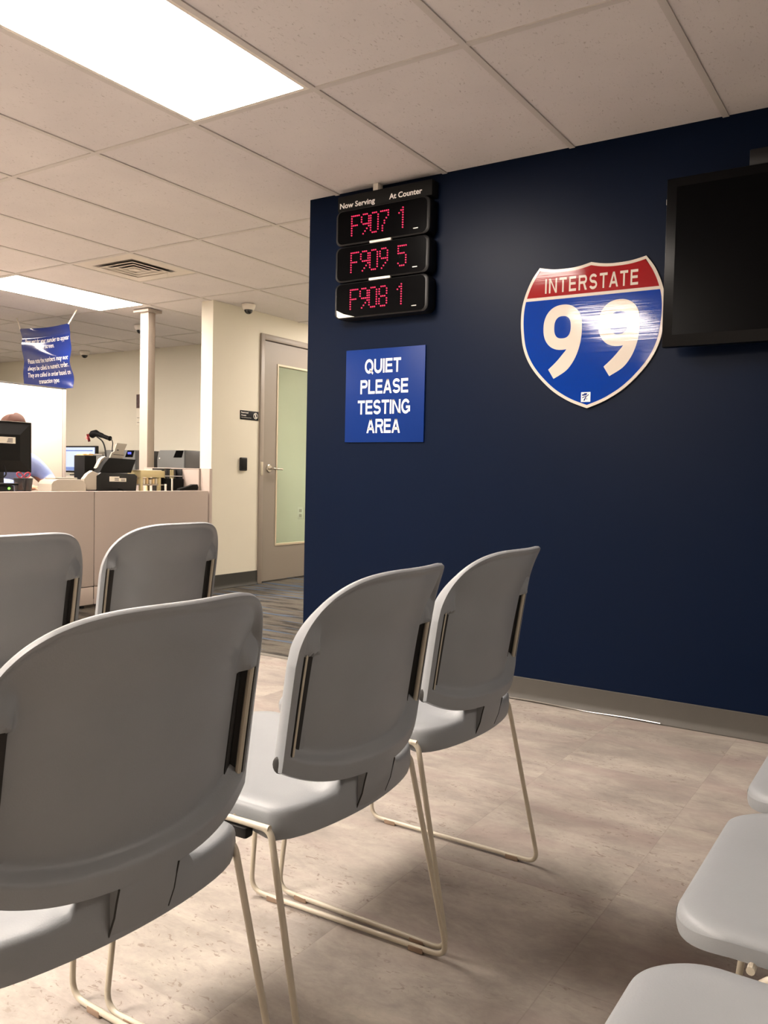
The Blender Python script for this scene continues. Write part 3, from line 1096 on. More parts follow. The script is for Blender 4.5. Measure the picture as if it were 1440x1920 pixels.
# ------------------------------------------------------------------ television and the box above it
t = thing('television', (-0.31, YW, 1.49), 'black wall television at the right edge, screen off, beside the shield', 'television')
tx0, tx1, tz0, tz1, ty = -0.892, 0.27, 1.492, 2.130, YW - 0.12
b = MB()
b.box(tx0, tx1, ty, ty + 0.035, tz0, tz1, 0.004)
b.box(tx0 + 0.12, tx1 - 0.12, ty + 0.034, ty + 0.075, tz0 + 0.06, tz1 - 0.08, 0.012)
obj('case', b, MT['tvcase'], t)
obj('screen', MB().box(tx0 + 0.038, tx1 - 0.038, ty - 0.0012, ty + 0.001, tz0 + 0.045, tz1 - 0.035), MT['tvscreen'], t)
obj('wall_mount', MB().box(tx0 + 0.35, tx1 - 0.35, ty + 0.074, YW - 0.0005, tz0 + 0.15, tz1 - 0.18, 0.004), MT['matte_black'], t)
obj('side_glint', MB().box(tx0 - 0.002, tx0 + 0.001, ty + 0.006, ty + 0.014, 2.035, 2.055), MT['white'], t)  # white sliver painting a highlight on the case edge
b = MB().box(-0.61, -0.33, YW - 0.07, YW - 0.0005, 2.145, 2.205, 0.004)
tag(obj('media_box', b, MT['black'], origin=(-0.47, YW, 2.145)), 'small black box on the navy wall above the television', 'electronics box')


# ------------------------------------------------------------------ stacking chairs (sitter faces -X)
def sm(a, b_, x):
    t_ = min(max((x - a) / (b_ - a), 0), 1)
    return t_ * t_ * (3 - 2 * t_)


HW = 0.2225
ZB0, ZBS, ZT0, ZTS = 0.4688, 0.0405, 0.8199, 0.1044


def z_span(u):
    a_ = abs(u)
    return ZB0 + ZBS * a_ ** 3.27, ZT0 - 0.140 * (1 - math.sqrt(max(0.0, 1 - a_ ** 4)))


def back_depth(z):
    """front-to-rear depth of the shell's folded edge"""
    return 0.029 - 0.016 * sm(0.70, 0.80, z)


def back_pt(u, v, off=0.0):
    """u across -1..1, v up 0..1; off runs from the sitter's face (0) to the rear rim (back_depth)"""
    zb_, zt = z_span(u)
    z = zb_ + (zt - zb_) * v
    bul = 0.0565 + 0.0229 * (z - 0.46) / 0.36
    D = back_depth(z)
    x = 0.1827 + 0.1348 * (z - 0.5) + 0.1652 * max(0, z - 0.62) ** 2 + bul * (1 - abs(u) ** 1.94) - D + off
    return Vector((x, u * HW * (1 - 0.07 * (D - off) / 0.029), z))


def make_backrest():
    b = MB()
    e_ = [0.804, 0.818, 0.828, 0.842, 0.862, 0.89, 0.915, 0.930, 0.9375, 0.9420, 0.9465, 0.9510, 0.9560, 0.966, 0.976, 0.985, 0.993, 1.0]
    U = [-q for q in e_[::-1]] + [-0.78 + 1.56 * i / 52 for i in range(53)] + e_
    V = [0, 0.02, 0.04, 0.06, 0.07, 0.08, 0.09, 0.10, 0.11, 0.12, 0.13, 0.15] + [0.17 + 0.75 * i / 50 for i in range(51)] + [0.935, 0.95, 0.958, 0.966, 0.974, 0.982, 0.99, 1.0]
    NU, NV = len(U) - 1, len(V) - 1
    F, R = [], []
    for v in V:
        fr, rr = [], []
        for u in U:
            p = back_pt(u, v)
            # distances to the sides, the top and the bottom in metres
            ds = (1 - abs(u)) * HW
            zb_, zt = z_span(u)
            dt = zt - p.z
            db = p.z - zb_
            D = back_depth(p.z)
            off = 0.007
            off = max(off, 0.007 + (D - 0.007) * (1 - sm(0.003, 0.014, dt)))               # rolled top rim
            off = max(off, 0.007 + (D - 0.007) * (1 - sm(0.026, 0.045, db)))                       # channel along the bottom
            off = max(off, 0.007 + (D - 0.007) * (1 - sm(0.010, 0.0135, ds)))                # side flange
            pocket = (1 - sm(0.034, 0.042, ds)) * sm(0.690, 0.694, p.z) * (1 - sm(0.715, 0.765, p.z + 0.9 * max(0, ds - 0.012)))
            off = max(off, 0.007 + (D - 0.009) * pocket)                                      # socket the upright ends in
            fr.append(b.b.verts.new(p))
            rr.append(b.b.verts.new(back_pt(u, v, off)))
        F.append(fr)
        R.append(rr)
    for j in range(NV):
        for i in range(NU):
            b.b.faces.new((F[j][i], F[j][i + 1], F[j + 1][i + 1], F[j + 1][i]))
            b.b.faces.new((R[j][i], R[j + 1][i], R[j + 1][i + 1], R[j][i + 1]))
    # rounded rim
    loop = [(0, i) for i in range(NU)] + [(j, NU) for j in range(NV)] + [(NV, i) for i in range(NU, 0, -1)] + [(j, 0) for j in range(NV, 0, -1)]
    mid = []
    for j, i in loop:
        a, c = F[j][i].co, R[j][i].co
        out = Vector((0, 0, 0))
        if i == 0:
            out += Vector((0, -1, 0))
        if i == NU:
            out += Vector((0, 1, 0))
        if j == 0:
            out += Vector((0, 0, -1))
        if j == NV:
            out += Vector((0, 0, 1))
        out.normalize()
        t_ = (c - a).length
        mid.append((b.b.verts.new(a * 0.72 + c * 0.28 + out * min(t_ * 0.32, 0.0035)), b.b.verts.new(a * 0.28 + c * 0.72 + out * min(t_ * 0.32, 0.0035))))
    n = len(loop)
    for k in range(n):
        (j0, i0_), (j1, i1_) = loop[k], loop[(k + 1) % n]
        m0, m1 = mid[k], mid[(k + 1) % n]
        b.b.faces.new((F[j0][i0_], F[j1][i1_], m1[0], m0[0]))
        b.b.faces.new((m0[0], m1[0], m1[1], m0[1]))
        b.b.faces.new((m0[1], m1[1], R[j1][i1_], R[j0][i0_]))
    return b


def seat_outline(n=14):
    pts = []
    r = 0.075
    fx, hy = -0.252, 0.223
    for i in range(n + 1):                                   # front left corner (y negative)
        a = math.radians(180 + 90 * i / n)
        pts.append((fx + r + r * math.cos(a), -hy + r + r * math.sin(a)))
    k = 18
    rc = []
    for i in range(k + 1):                                   # rear edge, left to right
        s = -1 + 2 * i / k
        rc.append((0.180 + 0.036 * (1 - s * s) - 0.010 * abs(s) ** 8, s * (hy - 0.004 * abs(s) ** 6)))
    pts += [(0.0, -hy), (0.08, -hy), (0.155, -hy)] + rc + [(0.155, hy), (0.08, hy), (0.0, hy)]
    for i in range(n + 1):
        a = math.radians(90 + 90 * i / n)
        pts.append((fx + r + r * math.cos(a), hy - r + r * math.sin(a)))
    return pts


def make_seat():
    """shell with a waterfall edge; at the rear two shoulders rise to meet the back's neck"""
    b = MB()
    O = seat_outline()
    cx_, cy2 = -0.03, 0.0

    def rise(x, y, s):
        # shoulders: near the middle of the rear edge the rim climbs to the neck
        g = math.exp(-((abs(y) - 0.070) / 0.022) ** 4) if abs(y) > 0.070 else 1.0
        return 0.040 * g * sm(0.145, 0.205, x)
    rings = []
    # (scale towards the middle, height)
    prof = [(0.0, 0.437), (0.35, 0.438), (0.6, 0.441), (0.78, 0.445), (0.88, 0.447), (0.960, 0.4467), (0.982, 0.4438), (0.993, 0.4390), (0.999, 0.432), (1.0, 0.423), (0.999, 0.412), (0.992, 0.404), (0.95, 0.404), (0.80, 0.424), (0.5, 0.429), (0.0, 0.429)]
    for s, z in prof:
        ring_ = []
        for (x, y) in O:
            X = cx_ + (x - cx_) * s
            Y = cy2 + (y - cy2) * s
            zz = z
            rearness = sm(0.02, 0.20, x)
            frontness = sm(-0.17, -0.25, x)
            if s > 0.9:
                zz -= 0.010 * rearness * (1 if z < 0.43 else 0.2)       # deeper rear apron
            zz -= 0.004 * frontness * sm(0.7, 1.0, s)
            if s > 0.9 and z < 0.43:
                zz += 0.017 * (1 - rearness) * (1 - 0.35 * frontness)
            zz += rise(X, Y, s) * (1 if z > 0.425 else 0.0)
            ring_.append(b.b.verts.new((X, Y, zz)))
        rings.append(ring_)
    n = len(O)
    for A, B in zip(rings[:-1], rings[1:]):
        for i in range(n):
            b.b.faces.new((A[i], A[(i + 1) % n], B[(i + 1) % n], B[i]))
    bmesh.ops.remove_doubles(b.b, verts=b.b.verts, dist=1e-5)
    return b


def make_neck():
    """curved plate from the back's channel down to the seat's rear apron"""
    b = MB()
    W2 = 0.047
    rows = []
    prof = [(0.490, 0.2350), (0.474, 0.2352), (0.450, 0.2310), (0.430, 0.2268), (0.410, 0.2190), (0.397, 0.2140)]
    N = 10
    F, R = [], []
    for z, x in prof:
        f_, r_ = [], []
        for i in range(N + 1):
            s = -1 + 2 * i / N
            y = s * W2
            xx = x - 0.066 * (y / 0.232) ** 2
            r_.append(b.b.verts.new((xx, y, z)))
            f_.append(b.b.verts.new((xx - 0.026, y, z + 0.002)))
        F.append(f_)
        R.append(r_)
    for j in range(len(prof) - 1):
        for i in range(N):
            b.b.faces.new((R[j][i], R[j][i + 1], R[j + 1][i + 1], R[j + 1][i]))
            b.b.faces.new((F[j][i], F[j + 1][i], F[j + 1][i + 1], F[j][i + 1]))
        b.b.faces.new((R[j][0], R[j + 1][0], F[j + 1][0], F[j][0]))
        b.b.faces.new((R[j][N], F[j][N], F[j + 1][N], R[j + 1][N]))
    for i in range(N):
        b.b.faces.new((R[0][i], F[0][i], F[0][i + 1], R[0][i + 1]))
        b.b.faces.new((R[-1][i], R[-1][i + 1], F[-1][i + 1], F[-1][i]))
    return b


def make_chair():
    t = thing('stacking_chair', (0, 0, 0), 'x', 'chair', 'grey stacking chairs in rows')
    obj('seat', make_seat(), MT['plastic'], t, deg=60)
    obj('backrest', make_backrest(), MT['plastic'], t, deg=50)
    obj('back_neck', make_neck(), MT['plastic'], t, deg=40)
    for s in (-1, 1):
        pr = [(0.468, 0.2358), (0.450, 0.2312), (0.430, 0.2270), (0.410, 0.2192), (0.398, 0.2146)]
        obj('neck_seam', MB().tube([(x - 0.066 * (0.0475 / 0.232) ** 2 - 0.0006, s * 0.0476, z) for z, x in pr], 0.0013, 6), MT['slot'], t)
    RR = 0.0056
    for s in (-1, 1):
        y = s * 0.239
        ym = 0.214 if s > 0 else -0.2335
        zr = 0.417 if s > 0 else 0.421
        fxl = 0.0 if s > 0 else 0.062
        # sled side: front leg, runner, rear leg, rail under the seat
        pts = round_poly([(0.170, ym, zr), (-0.205 + fxl, ym, zr), (-0.252 + fxl, y, RR + 0.004), (0.256, y, RR + 0.004), (0.172, ym, zr), (0.02, ym, zr + 0.0002)],
                         [0.045, 0.035, 0.028, 0.022], 7)
        pts = pts[:-1]
        obj('sled_leg', MB().tube(pts, RR, 12), MT['rod'], t)
        # upright rod seen in the side slot of the back
        def side_pt(du, z, o_):
            u = s * du
            zb_, zt = z_span(u)
            v = (z - zb_) / (zt - zb_)
            return back_pt(u, v, o_)
        up = [side_pt(0.930, 0.514 + (0.706 - 0.514) * k / 15, 0.0215) for k in range(16)]
        obj('back_upright', MB().tube(up, 0.0048, 10), MT['rod'], t)
        # dark strip painting the groove's shade beside the rod, on floor and inner wall
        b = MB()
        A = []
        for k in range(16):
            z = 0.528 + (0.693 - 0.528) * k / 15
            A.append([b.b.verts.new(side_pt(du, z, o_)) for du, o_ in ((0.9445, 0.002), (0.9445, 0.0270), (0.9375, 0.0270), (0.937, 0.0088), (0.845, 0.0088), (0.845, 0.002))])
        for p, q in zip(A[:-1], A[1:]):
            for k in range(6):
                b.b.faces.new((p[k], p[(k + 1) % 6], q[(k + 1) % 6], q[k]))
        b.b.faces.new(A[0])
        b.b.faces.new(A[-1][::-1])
        obj('back_slot_shade', b, MT['slot'], t)
        # dark plug painting the shade inside the bottom channel's open end
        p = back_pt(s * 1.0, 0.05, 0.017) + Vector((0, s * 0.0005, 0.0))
        obj('channel_end_shade', MB().ball(p, 0.012, 0.0050, 0.014, 14, 8), MT['slot'], t)
        for gx_ in (-0.185 + fxl, 0.185):
            obj('glide', MB().box(gx_ - 0.018, gx_ + 0.018, y - 0.0068, y + 0.0068, 0.0, 0.0125, 0.003), MT['glide'], t)
    # cross rods under the shell and the black linking clip on one rail
    for xr, zr in ((-0.15, 0.419), (0.09, 0.419)):
        obj('cross_rod', MB().tube([(xr, -0.2335, zr), (xr, 0.214, zr)], 0.005, 10), MT['rod'], t)
    obj('linking_clip', MB().box(0.070, 0.130, -0.243, -0.223, 0.397, 0.4155, 0.004), MT['black'], t)
    return t


def dup(root):
    r = root.copy()
    COL.objects.link(r)
    for ch in list(root.children):
        c = ch.copy()
        COL.objects.link(c)
        c.parent = r
        for g in list(ch.children):
            d = g.copy()
            COL.objects.link(d)
            d.parent = c
    return r


chairs = [
    (-1.036, 0.719, -0.014, 'grey stacking chair nearest the camera, its back filling the lower left'),
    (-1.023, 1.218, 0.040, 'grey stacking chair in the middle of the main row, below the quiet sign'),
    (-1.046, 1.727, 0.003, 'grey stacking chair at the wall end of the main row, against the navy wall'),
    (-2.065, 1.190, 0.013, 'grey stacking chair in the front row, cut off by the left edge'),
    (-2.164, 1.789, -0.034, 'grey stacking chair in the front row nearest the door, before the counter corner'),
    (0.0, 0.743, 0.0, 'grey stacking chair of the right row, seat front at the bottom right corner'),
    (0.0, 1.255, 0.0, 'grey stacking chair of the right row, broad seat at the right edge'),
    (0.0, 1.752, 0.0, 'grey stacking chair of the right row nearest the baseboard, only a seat corner showing'),
]
proto = make_chair()
for i, (x, y, rz, lab) in enumerate(chairs):
    o = proto if i == 0 else dup(proto)
    o.location = (x, y, 0)
    o.rotation_euler.z = rz
    o['label'] = lab

# ------------------------------------------------------------------ service counter
XC = -4.935
t = thing('service_counter', (XC - 0.03, 3.68, 0), 'taupe fabric-panelled service counter at the left, in front of the person', 'counter')
for y0, y1 in ((2.35, 3.858), (3.858, 4.972)):
    obj('front_panel', MB().box(XC - 0.07, XC, y0 + 0.003, y1 - 0.003, 0.152, 0.822, 0.004), MT['panel'], t)
    obj('base_raceway', MB().box(XC - 0.066, XC - 0.002, y0 + 0.003, y1 - 0.003, 0.022, 0.147, 0.004), MT['panel_trim'], t)
    for yy_ in (y0 + 0.08, y1 - 0.08):
        obj('levelling_foot', MB().cyl((XC - 0.035, yy_, 0), 0.02, 0.024, 'z', 14), MT['black'], t)
obj('panel_seam', MB().box(XC - 0.06, XC - 0.006, 3.8552, 3.8608, 0.06, 0.82), MT['slot'], t)
obj('end_post', MB().box(XC - 0.10, XC + 0.002, 4.980, 5.012, 0.0, 1.003, 0.003), MT['panel_trim'], t)
t = thing('return_panel', (-5.38, 4.995, 0), 'taller taupe return panel at the right end of the counter', 'office partition')
obj('panel_face', MB().box(-5.70, XC - 0.106, 4.965, 5.008, 0.1, 0.995, 0.003), MT['panel'], t)
obj('top_trim', MB().box(-5.70, XC - 0.106, 4.963, 5.010, 0.996, 1.003, 0.001), MT['panel_trim'], t)
obj('base_raceway', MB().box(-5.70, XC - 0.106, 4.967, 5.006, 0.0, 0.097, 0.002), MT['panel_trim'], t)
t = thing('worktop', (-5.35, 3.65, 0), 'grey laminate worktop behind the taupe counter panels', 'worktop')
obj('top', MB().box(-5.72, XC - 0.072, 2.35, 4.96, 0.772, 0.800, 0.004), MT['laminate'], t)
for yy_ in (2.45, 3.6, 4.88):
    obj('support_leg', MB().box(-5.66, -5.62, yy_ - 0.02, yy_ + 0.02, 0, 0.772), MT['black'], t)
WT = 0.800

# power pole, its ceiling collar
t = thing('power_pole', (-5.768, 5.055, 0), 'pale square power pole rising from the return panel to the ceiling', 'pole')
obj('shaft', MB().box(-5.818, -5.716, 5.012, 5.092, 0.0, CEIL - 0.03, 0.003), MT['pole'], t)
obj('ceiling_collar', MB().box(-5.868, -5.676, 4.975, 5.130, CEIL - 0.030, CEIL - 0.0055, 0.003), MT['pole'], t)

# partition behind the clerk
t = thing('office_partition', (-6.38, 3.5, 0), 'bright pale partition behind the seated person', 'office partition')
obj('panel_face', MB().box(-6.41, -6.35, 2.3, 4.622, 0.1, 1.665, 0.003), MT['partition'], t)
obj('top_trim', MB().box(-6.412, -6.348, 2.3, 4.66, 1.666, 1.676, 0.002), MT['printerdark'], t)
obj('end_post', MB().box(-6.41, -6.348, 4.628, 4.66, 0.0, 1.665, 0.003), MT['panel_trim'], t)
obj('base_raceway', MB().box(-6.408, -6.352, 2.3, 4.622, 0.0, 0.096, 0.002), MT['panel_trim'], t)

# back counter with the card printers
t = thing('back_counter', (-7.3, 6.3, 0), 'low back counter along the far wall carrying the grey printers', 'counter')
obj('top', MB().box(-8.9, -5.95, 5.92, 6.668, 0.87, 0.90, 0.004), MT['laminate'], t)
for k in range(4):
    xa = -8.88 + k * 0.728
    obj('cabinet_door', MB().box(xa + 0.004, xa + 0.724, 5.955, 5.975, 0.10, 0.865, 0.003), MT['panel_trim'], t)
obj('carcass', MB().box(-8.88, -5.97, 5.975, 6.665, 0.0, 0.868), MT['panel_trim'], t)
BC = 0.90


def card_printer(x0, x1, label, dark_w, lcd=True):
    y0, y1 = 6.10, 6.45
    t = thing('card_printer', ((x0 + x1) / 2, 6.28, BC), label, 'printer', 'grey card printers')
    z1 = 1.192
    xm = x1 - dark_w
    prof = [(x0, BC), (x0, z1 - 0.09), (x0 + 0.012, z1 - 0.02), (x0 + 0.04, z1), (xm, z1), (xm, BC)]
    obj('body', MB().prism(prof, 'y', y0, y1, 0.006), MT['printer'], t)
    obj('smoked_cover', MB().box(xm + 0.002, x1, y0 + 0.012, y1 - 0.01, BC + 0.012, z1 - 0.008, 0.008), MT['printerdark'], t)
    obj('output_shelf', MB().box(xm + 0.004, x1 - 0.03, y0 - 0.055, y0 + 0.012, BC, BC + 0.05, 0.006), MT['printer'], t)
    obj('control_panel', MB().prism([(xm - 0.15, z1 - 0.075), (xm - 0.11, z1 - 0.004), (xm - 0.005, z1 - 0.004), (xm - 0.03, z1 - 0.075)], 'y', y0 - 0.004, y0 + 0.002), MT['screen'], t)
    if lcd:
        obj('lit_screen', MB().box(xm - 0.105, xm - 0.05, y0 - 0.006, y0 - 0.004, z1 - 0.045, z1 - 0.020), MT['lcdsmall'], t)
    obj('button', MB().cyl((x0 + 0.035, y0 - 0.004, z1 - 0.085), 0.008, 0.008, 'y', 12), MT['white'], t)
    return t


card_printer(-6.80, -6.00, 'grey card printer right of the power pole, beside the cream wall corner', 0.407, lcd=False)
card_printer(-7.66, -6.95, 'grey card printer left of the power pole, with a lit blue screen', 0.20)
t = thing('card_hopper', (-7.79, 6.25, BC), 'small grey box attached left of the printer with the blue screen', 'printer hopper')
obj('body', MB().box(-7.895, -7.668, 6.09, 6.40, BC, 1.137, 0.006), MT['printer'], t)
obj('lid', MB().box(-7.897, -7.666, 6.088, 6.402, 1.138, 1.150, 0.003), MT['offwhite'], t)
obj('latch', MB().box(-7.795, -7.755, 6.084, 6.091, 1.005, 1.020, 0.002), MT['black'], t)

# barcode scanner on a gooseneck in front of the left printer
t = thing('barcode_scanner', (-7.50, 6.00, BC), 'black hand barcode scanner with a red lamp on a gooseneck stand', 'scanner')
obj('base', MB().cyl((-7.49, 6.00, BC), 0.055, 0.014, 'z', 24, 0.045), MT['black'], t)
obj('gooseneck', MB().tube(catmull([(-7.49, 6.00, BC + 0.01), (-7.49, 6.0, 1.06), (-7.505, 6.0, 1.19), (-7.55, 6.0, 1.28), (-7.64, 5.995, 1.335)], 8), 0.008, 10), MT['black'], t)
obj('cord', MB().tube(catmull([(-7.43, 6.0, 1.325), (-7.385, 6.0, 1.27), (-7.39, 6.0, 1.17), (-7.40, 6.03, BC + 0.006)], 8), 0.005, 8), MT['black'], t)
b = MB()
b.tube([(-7.715, 5.985, 1.345), (-7.69, 5.985, 1.362), (-7.64, 5.985, 1.372), (-7.60, 5.985, 1.362)], [0.034, 0.040, 0.036, 0.026], 16)
b.tube(catmull([(-7.62, 5.985, 1.366), (-7.55, 5.99, 1.345), (-7.47, 5.995, 1.322), (-7.425, 6.0, 1.312)], 4), [0.027] * 5 + [0.022] * 6 + [0.027] * 2, 14)
obj('body', b, MT['matte_black'], t)
b = MB().tube([(-7.712, 5.960, 1.322), (-7.728, 5.940, 1.316)], [0.040, 0.044], 20)
obj('nose_ring', b, MT['reddark'], t)
obj('lamp', MB().ball((-7.726, 5.940, 1.317), 0.017, 0.017, 0.017, 14, 8), MT['scanlight'], t)

# far monitor with a lit screen
t = thing('far_monitor', (-8.6, 6.50, BC), 'monitor with a lit pale blue screen behind the black tower', 'monitor')
obj('case', MB().box(-8.91, -8.295, 6.50, 6.54, 0.935, 1.256, 0.006), MT['black'], t)
sc_ = obj('screen', MB().box(-8.89, -8.317, 6.496, 6.501, 0.957, 1.237), MT['lcd'], t)
obj('menu_bar', MB().box(-8.888, -8.35, 6.4945, 6.4965, 1.192, 1.205), MT['lcdbar'], sc_)
obj('task_pane', MB().box(-8.888, -8.55, 6.4945, 6.4965, 0.960, 1.000), MT['lcdbar'], sc_)
obj('stand', MB().box(-8.65, -8.55, 6.51, 6.53, BC, 0.94).box(-8.72, -8.48, 6.45, 6.6, BC, BC + 0.012, 0.004), MT['black'], t)

# papers on the back wall by the pole
t = thing('wall_poster', (-7.70, 6.67, 1.70), 'small photo poster on the back wall, half behind the power pole', 'poster')
obj('sheet', MB().box(-7.793, -7.60, 6.666, 6.6695, 1.700, 1.858), MT['photo_ink'], t)
t = thing('wall_notice', (-7.70, 6.67, 1.50), 'white paper notice below the photo poster on the back wall', 'notice')
obj('sheet', MB().box(-7.790, -7.60, 6.667, 6.6695, 1.505, 1.690), MT['paper'], t)
b = MB()
for k in range(2):
    b.box(-7.78, -7.61, 6.6662, 6.667, 1.585 - 0.055 * k, 1.590 - 0.055 * k)
obj('print', b, MT['ink'], t)

# ------------------------------------------------------------------ hanging banner
BY = 4.75
t = thing('hanging_banner', (-6.765, BY, 1.69), 'glossy blue banner about waiting numbers hanging from the ceiling', 'banner')
def ban(u, v):
    """u 0..1 across, v 0..1 up; gently rumpled vinyl"""
    xl = -7.128 + (-7.155 + 7.128) * (1 - v)
    xr = -6.412 + (-6.372 + 6.412) * (1 - v)
    zt_ = 2.262 - 0.006 * u - 0.016 * math.sin(math.pi * u)
    zb2 = 1.690
    y = BY + 0.018 * math.sin(3.2 * u + 1.0 + 2.0 * v) + 0.010 * math.sin(7 * u * v + 4 * v) + 0.006 * math.sin(16 * v + 5 * u) - 0.03 * (v - 0.5)
    y += 0.02 * math.exp(-((v - 0.86) / 0.05) ** 2) * math.sin(2.5 * u + 0.4)
    return Vector((xl + (xr - xl) * u, y, zb2 + (zt_ - zb2) * v))
b = MB()
NU, NV = 36, 36
for side in (0, 0.0015):
    G = [[b.b.verts.new(ban(i / NU, j / NV) + Vector((0, side, 0))) for i in range(NU + 1)] for j in range(NV + 1)]
    for j in range(NV):
        for i in range(NU):
            q = (G[j][i], G[j][i + 1], G[j + 1][i + 1], G[j + 1][i])
            b.b.faces.new(q if side == 0 else q[::-1])
obj('vinyl_sheet', b, MT['banner'], t, recalc=False, deg=80)
b = MB()
tmp = MB()
for s_, zc_, wd in (('Please wait for your number to appear', 2.115, 0.62), ('on the screen.', 2.062, 0.235), ('Please note the numbers may not', 1.940, 0.60),
                    ('always be called in numeric order.', 1.877, 0.61), ('They are called in order based on', 1.814, 0.60), ('transaction type.', 1.752, 0.29)):
    fit_text(tmp, s_, (-6.745, 0, zc_), EX, EZ, wd * 1.07, 0.041, 0.0, center=True)
bmesh.ops.triangulate(tmp.b, faces=tmp.b.faces)
for v in tmp.b.verts:
    x, z = v.co.x, v.co.z
    vv = min(max((z - 1.69) / 0.56, 0), 1)
    uu = min(max((x + 7.14) / 0.74, 0), 1)
    p = ban(uu, vv)
    v.co = Vector((p.x, p.y - 0.0025, p.z))
obj('lettering', tmp, MT['white_print'], t, recalc=False)
obj('strap', MB().tube([ban(0.01, 0.99), (-7.205, BY, CEIL - 0.003)], 0.005, 8), MT['strap'], t)
obj('strap', MB().tube([ban(0.99, 0.99), (-6.335, BY, CEIL - 0.003)], 0.006, 8), MT['strap'], t)

# ------------------------------------------------------------------ things on the worktop
# clerk's monitor, seen from behind
t = thing('desk_monitor', (-5.47, 3.46, WT), 'black monitor seen from behind at the left edge, before the person', 'monitor')
b = MB()
b.box(-5.475, -5.452, 3.19, 3.713, 0.944, 1.302, 0.004)
y0_, y1_, z0_, z1_ = 3.20, 3.703, 0.952, 1.294
A = [(-5.453, y0_, z0_), (-5.453, y1_, z0_), (-5.453, y1_, z1_), (-5.453, y0_, z1_)]
B = [(-5.408, y0_ + 0.11, z0_ + 0.075), (-5.408, y1_ - 0.11, z0_ + 0.075), (-5.408, y1_ - 0.11, z1_ - 0.085), (-5.408, y0_ + 0.11, z1_ - 0.085)]
for i in range(4):
    b.poly([A[i], A[(i + 1) % 4], B[(i + 1) % 4], B[i]])
b.poly(B)
obj('case', b, MT['matte_black'], t, deg=15)
obj('lit_top_edge', MB().box(-5.474, -5.453, 3.192, 3.711, 1.3018, 1.3045, 0.0005), MT['alu'], t)  # pale strip painting the light that catches the top edge
obj('screen', MB().box(-5.4775, -5.4745, 3.205, 3.698, 0.962, 1.286), MT['lcd'], t)
obj('stand', MB().box(-5.47, -5.455, 3.40, 3.50, WT, 0.96, 0.003).box(-5.58, -5.375, 3.36, 3.55, WT, WT + 0.014, 0.004), MT['black'], t)
lb = obj('label_sticker', MB().box(-5.4085, -5.4070, 3.41, 3.556, 1.146, 1.190), MT['paper'], t)
b = MB()
for k in range(4):
    b.box(-5.4070, -5.4064, 3.49 + 0.003 * k, 3.535, 1.153 + 0.008 * k, 1.157 + 0.008 * k)
obj('print', b, MT['ink'], lb)
obj('cable', MB().tube(catmull([(-5.41, 3.47, 0.99), (-5.37, 3.46, 0.93), (-5.34, 3.40, 0.905), (-5.33, 3.30, 0.90)], 6), 0.005, 8), MT['matte_black'], t)

t = thing('network_box', (-5.12, 3.30, WT), 'black network box with a green light under the monitor', 'network box')
obj('body', MB().box(-5.18, -5.07, 3.18, 3.325, WT, 0.858, 0.004), MT['black'], t)
obj('lid', MB().box(-5.19, -5.06, 3.16, 3.352, 0.859, 0.874, 0.005), MT['matte_black'], t)
obj('status_light', MB().ball((-5.0695, 3.288, 0.840), 0.008, 0.009, 0.008, 14, 8), MT['greenled'], t)

PCX, PCY = -5.17, 3.458
t = thing('pencil_cup', (PCX, PCY, WT), 'black wire mesh pencil cup on the worktop, left of the cream box', 'pencil cup')
b = MB()
n = 32
ringA = [(PCX + 0.050 * math.cos(2 * math.pi * i / n), PCY + 0.050 * math.sin(2 * math.pi * i / n), WT) for i in range(n)]
ringB = [(PCX + 0.062 * math.cos(2 * math.pi * i / n), PCY + 0.062 * math.sin(2 * math.pi * i / n), 0.905) for i in range(n)]
for i in range(n):
    b.poly([ringA[i], ringA[(i + 1) % n], ringB[(i + 1) % n], ringB[i]])
obj('mesh_wall', b, MT['mesh'], t, recalc=False)
ci = [(PCX + 0.062 * math.cos(2 * math.pi * i / n), PCY + 0.062 * math.sin(2 * math.pi * i / n), 0.905) for i in range(n + 1)]
obj('rim', MB().tube(ci, 0.0028, 8), MT['black'], t)
obj('base', MB().cyl((PCX, PCY, WT), 0.050, 0.003, 'z', 32), MT['black'], t)

t = thing('scissors', (PCX, PCY, WT + 0.004), 'red handled scissors standing in the wire mesh pencil cup', 'scissors')
for s in (-1, 1):
    hc = (PCX + 0.01, PCY - 0.004 + s * 0.028, 0.928)
    pts = [(hc[0], hc[1] + 0.022 * math.cos(2 * math.pi * i / 20), hc[2] + 0.017 * math.sin(2 * math.pi * i / 20) + 0.006 * s * math.cos(2 * math.pi * i / 20)) for i in range(21)]
    obj('handle', MB().tube(pts, 0.0042, 8), MT['red'], t)
    obj('blade', MB().tube([(PCX + 0.008, PCY - 0.004 + s * 0.012, 0.914), (PCX, PCY - s * 0.005, WT + 0.006)], [0.005, 0.002], 8), MT['steel'], t)
tag(obj('pen', MB().tube([(PCX - 0.02, PCY + 0.020, WT + 0.004), (PCX + 0.0, PCY + 0.024, 0.92)], 0.008, 10), MT['matte_black'], origin=(PCX - 0.02, PCY + 0.02, WT)),
    'thick black marker standing in the wire mesh pencil cup', 'pen')
t = thing('webcam', (-5.30, 3.335, WT), 'small dark round camera on a stalk below the monitor', 'camera')
obj('body', MB().ball((-5.30, 3.345, 0.880), 0.018, 0.02, 0.02, 14, 8), MT['printerdark'], t)
obj('stalk', MB().tube([(-5.30, 3.345, WT), (-5.30, 3.345, 0.865)], 0.006, 8).cyl((-5.30, 3.345, WT), 0.03, 0.008, 'z', 16), MT['black'], t)

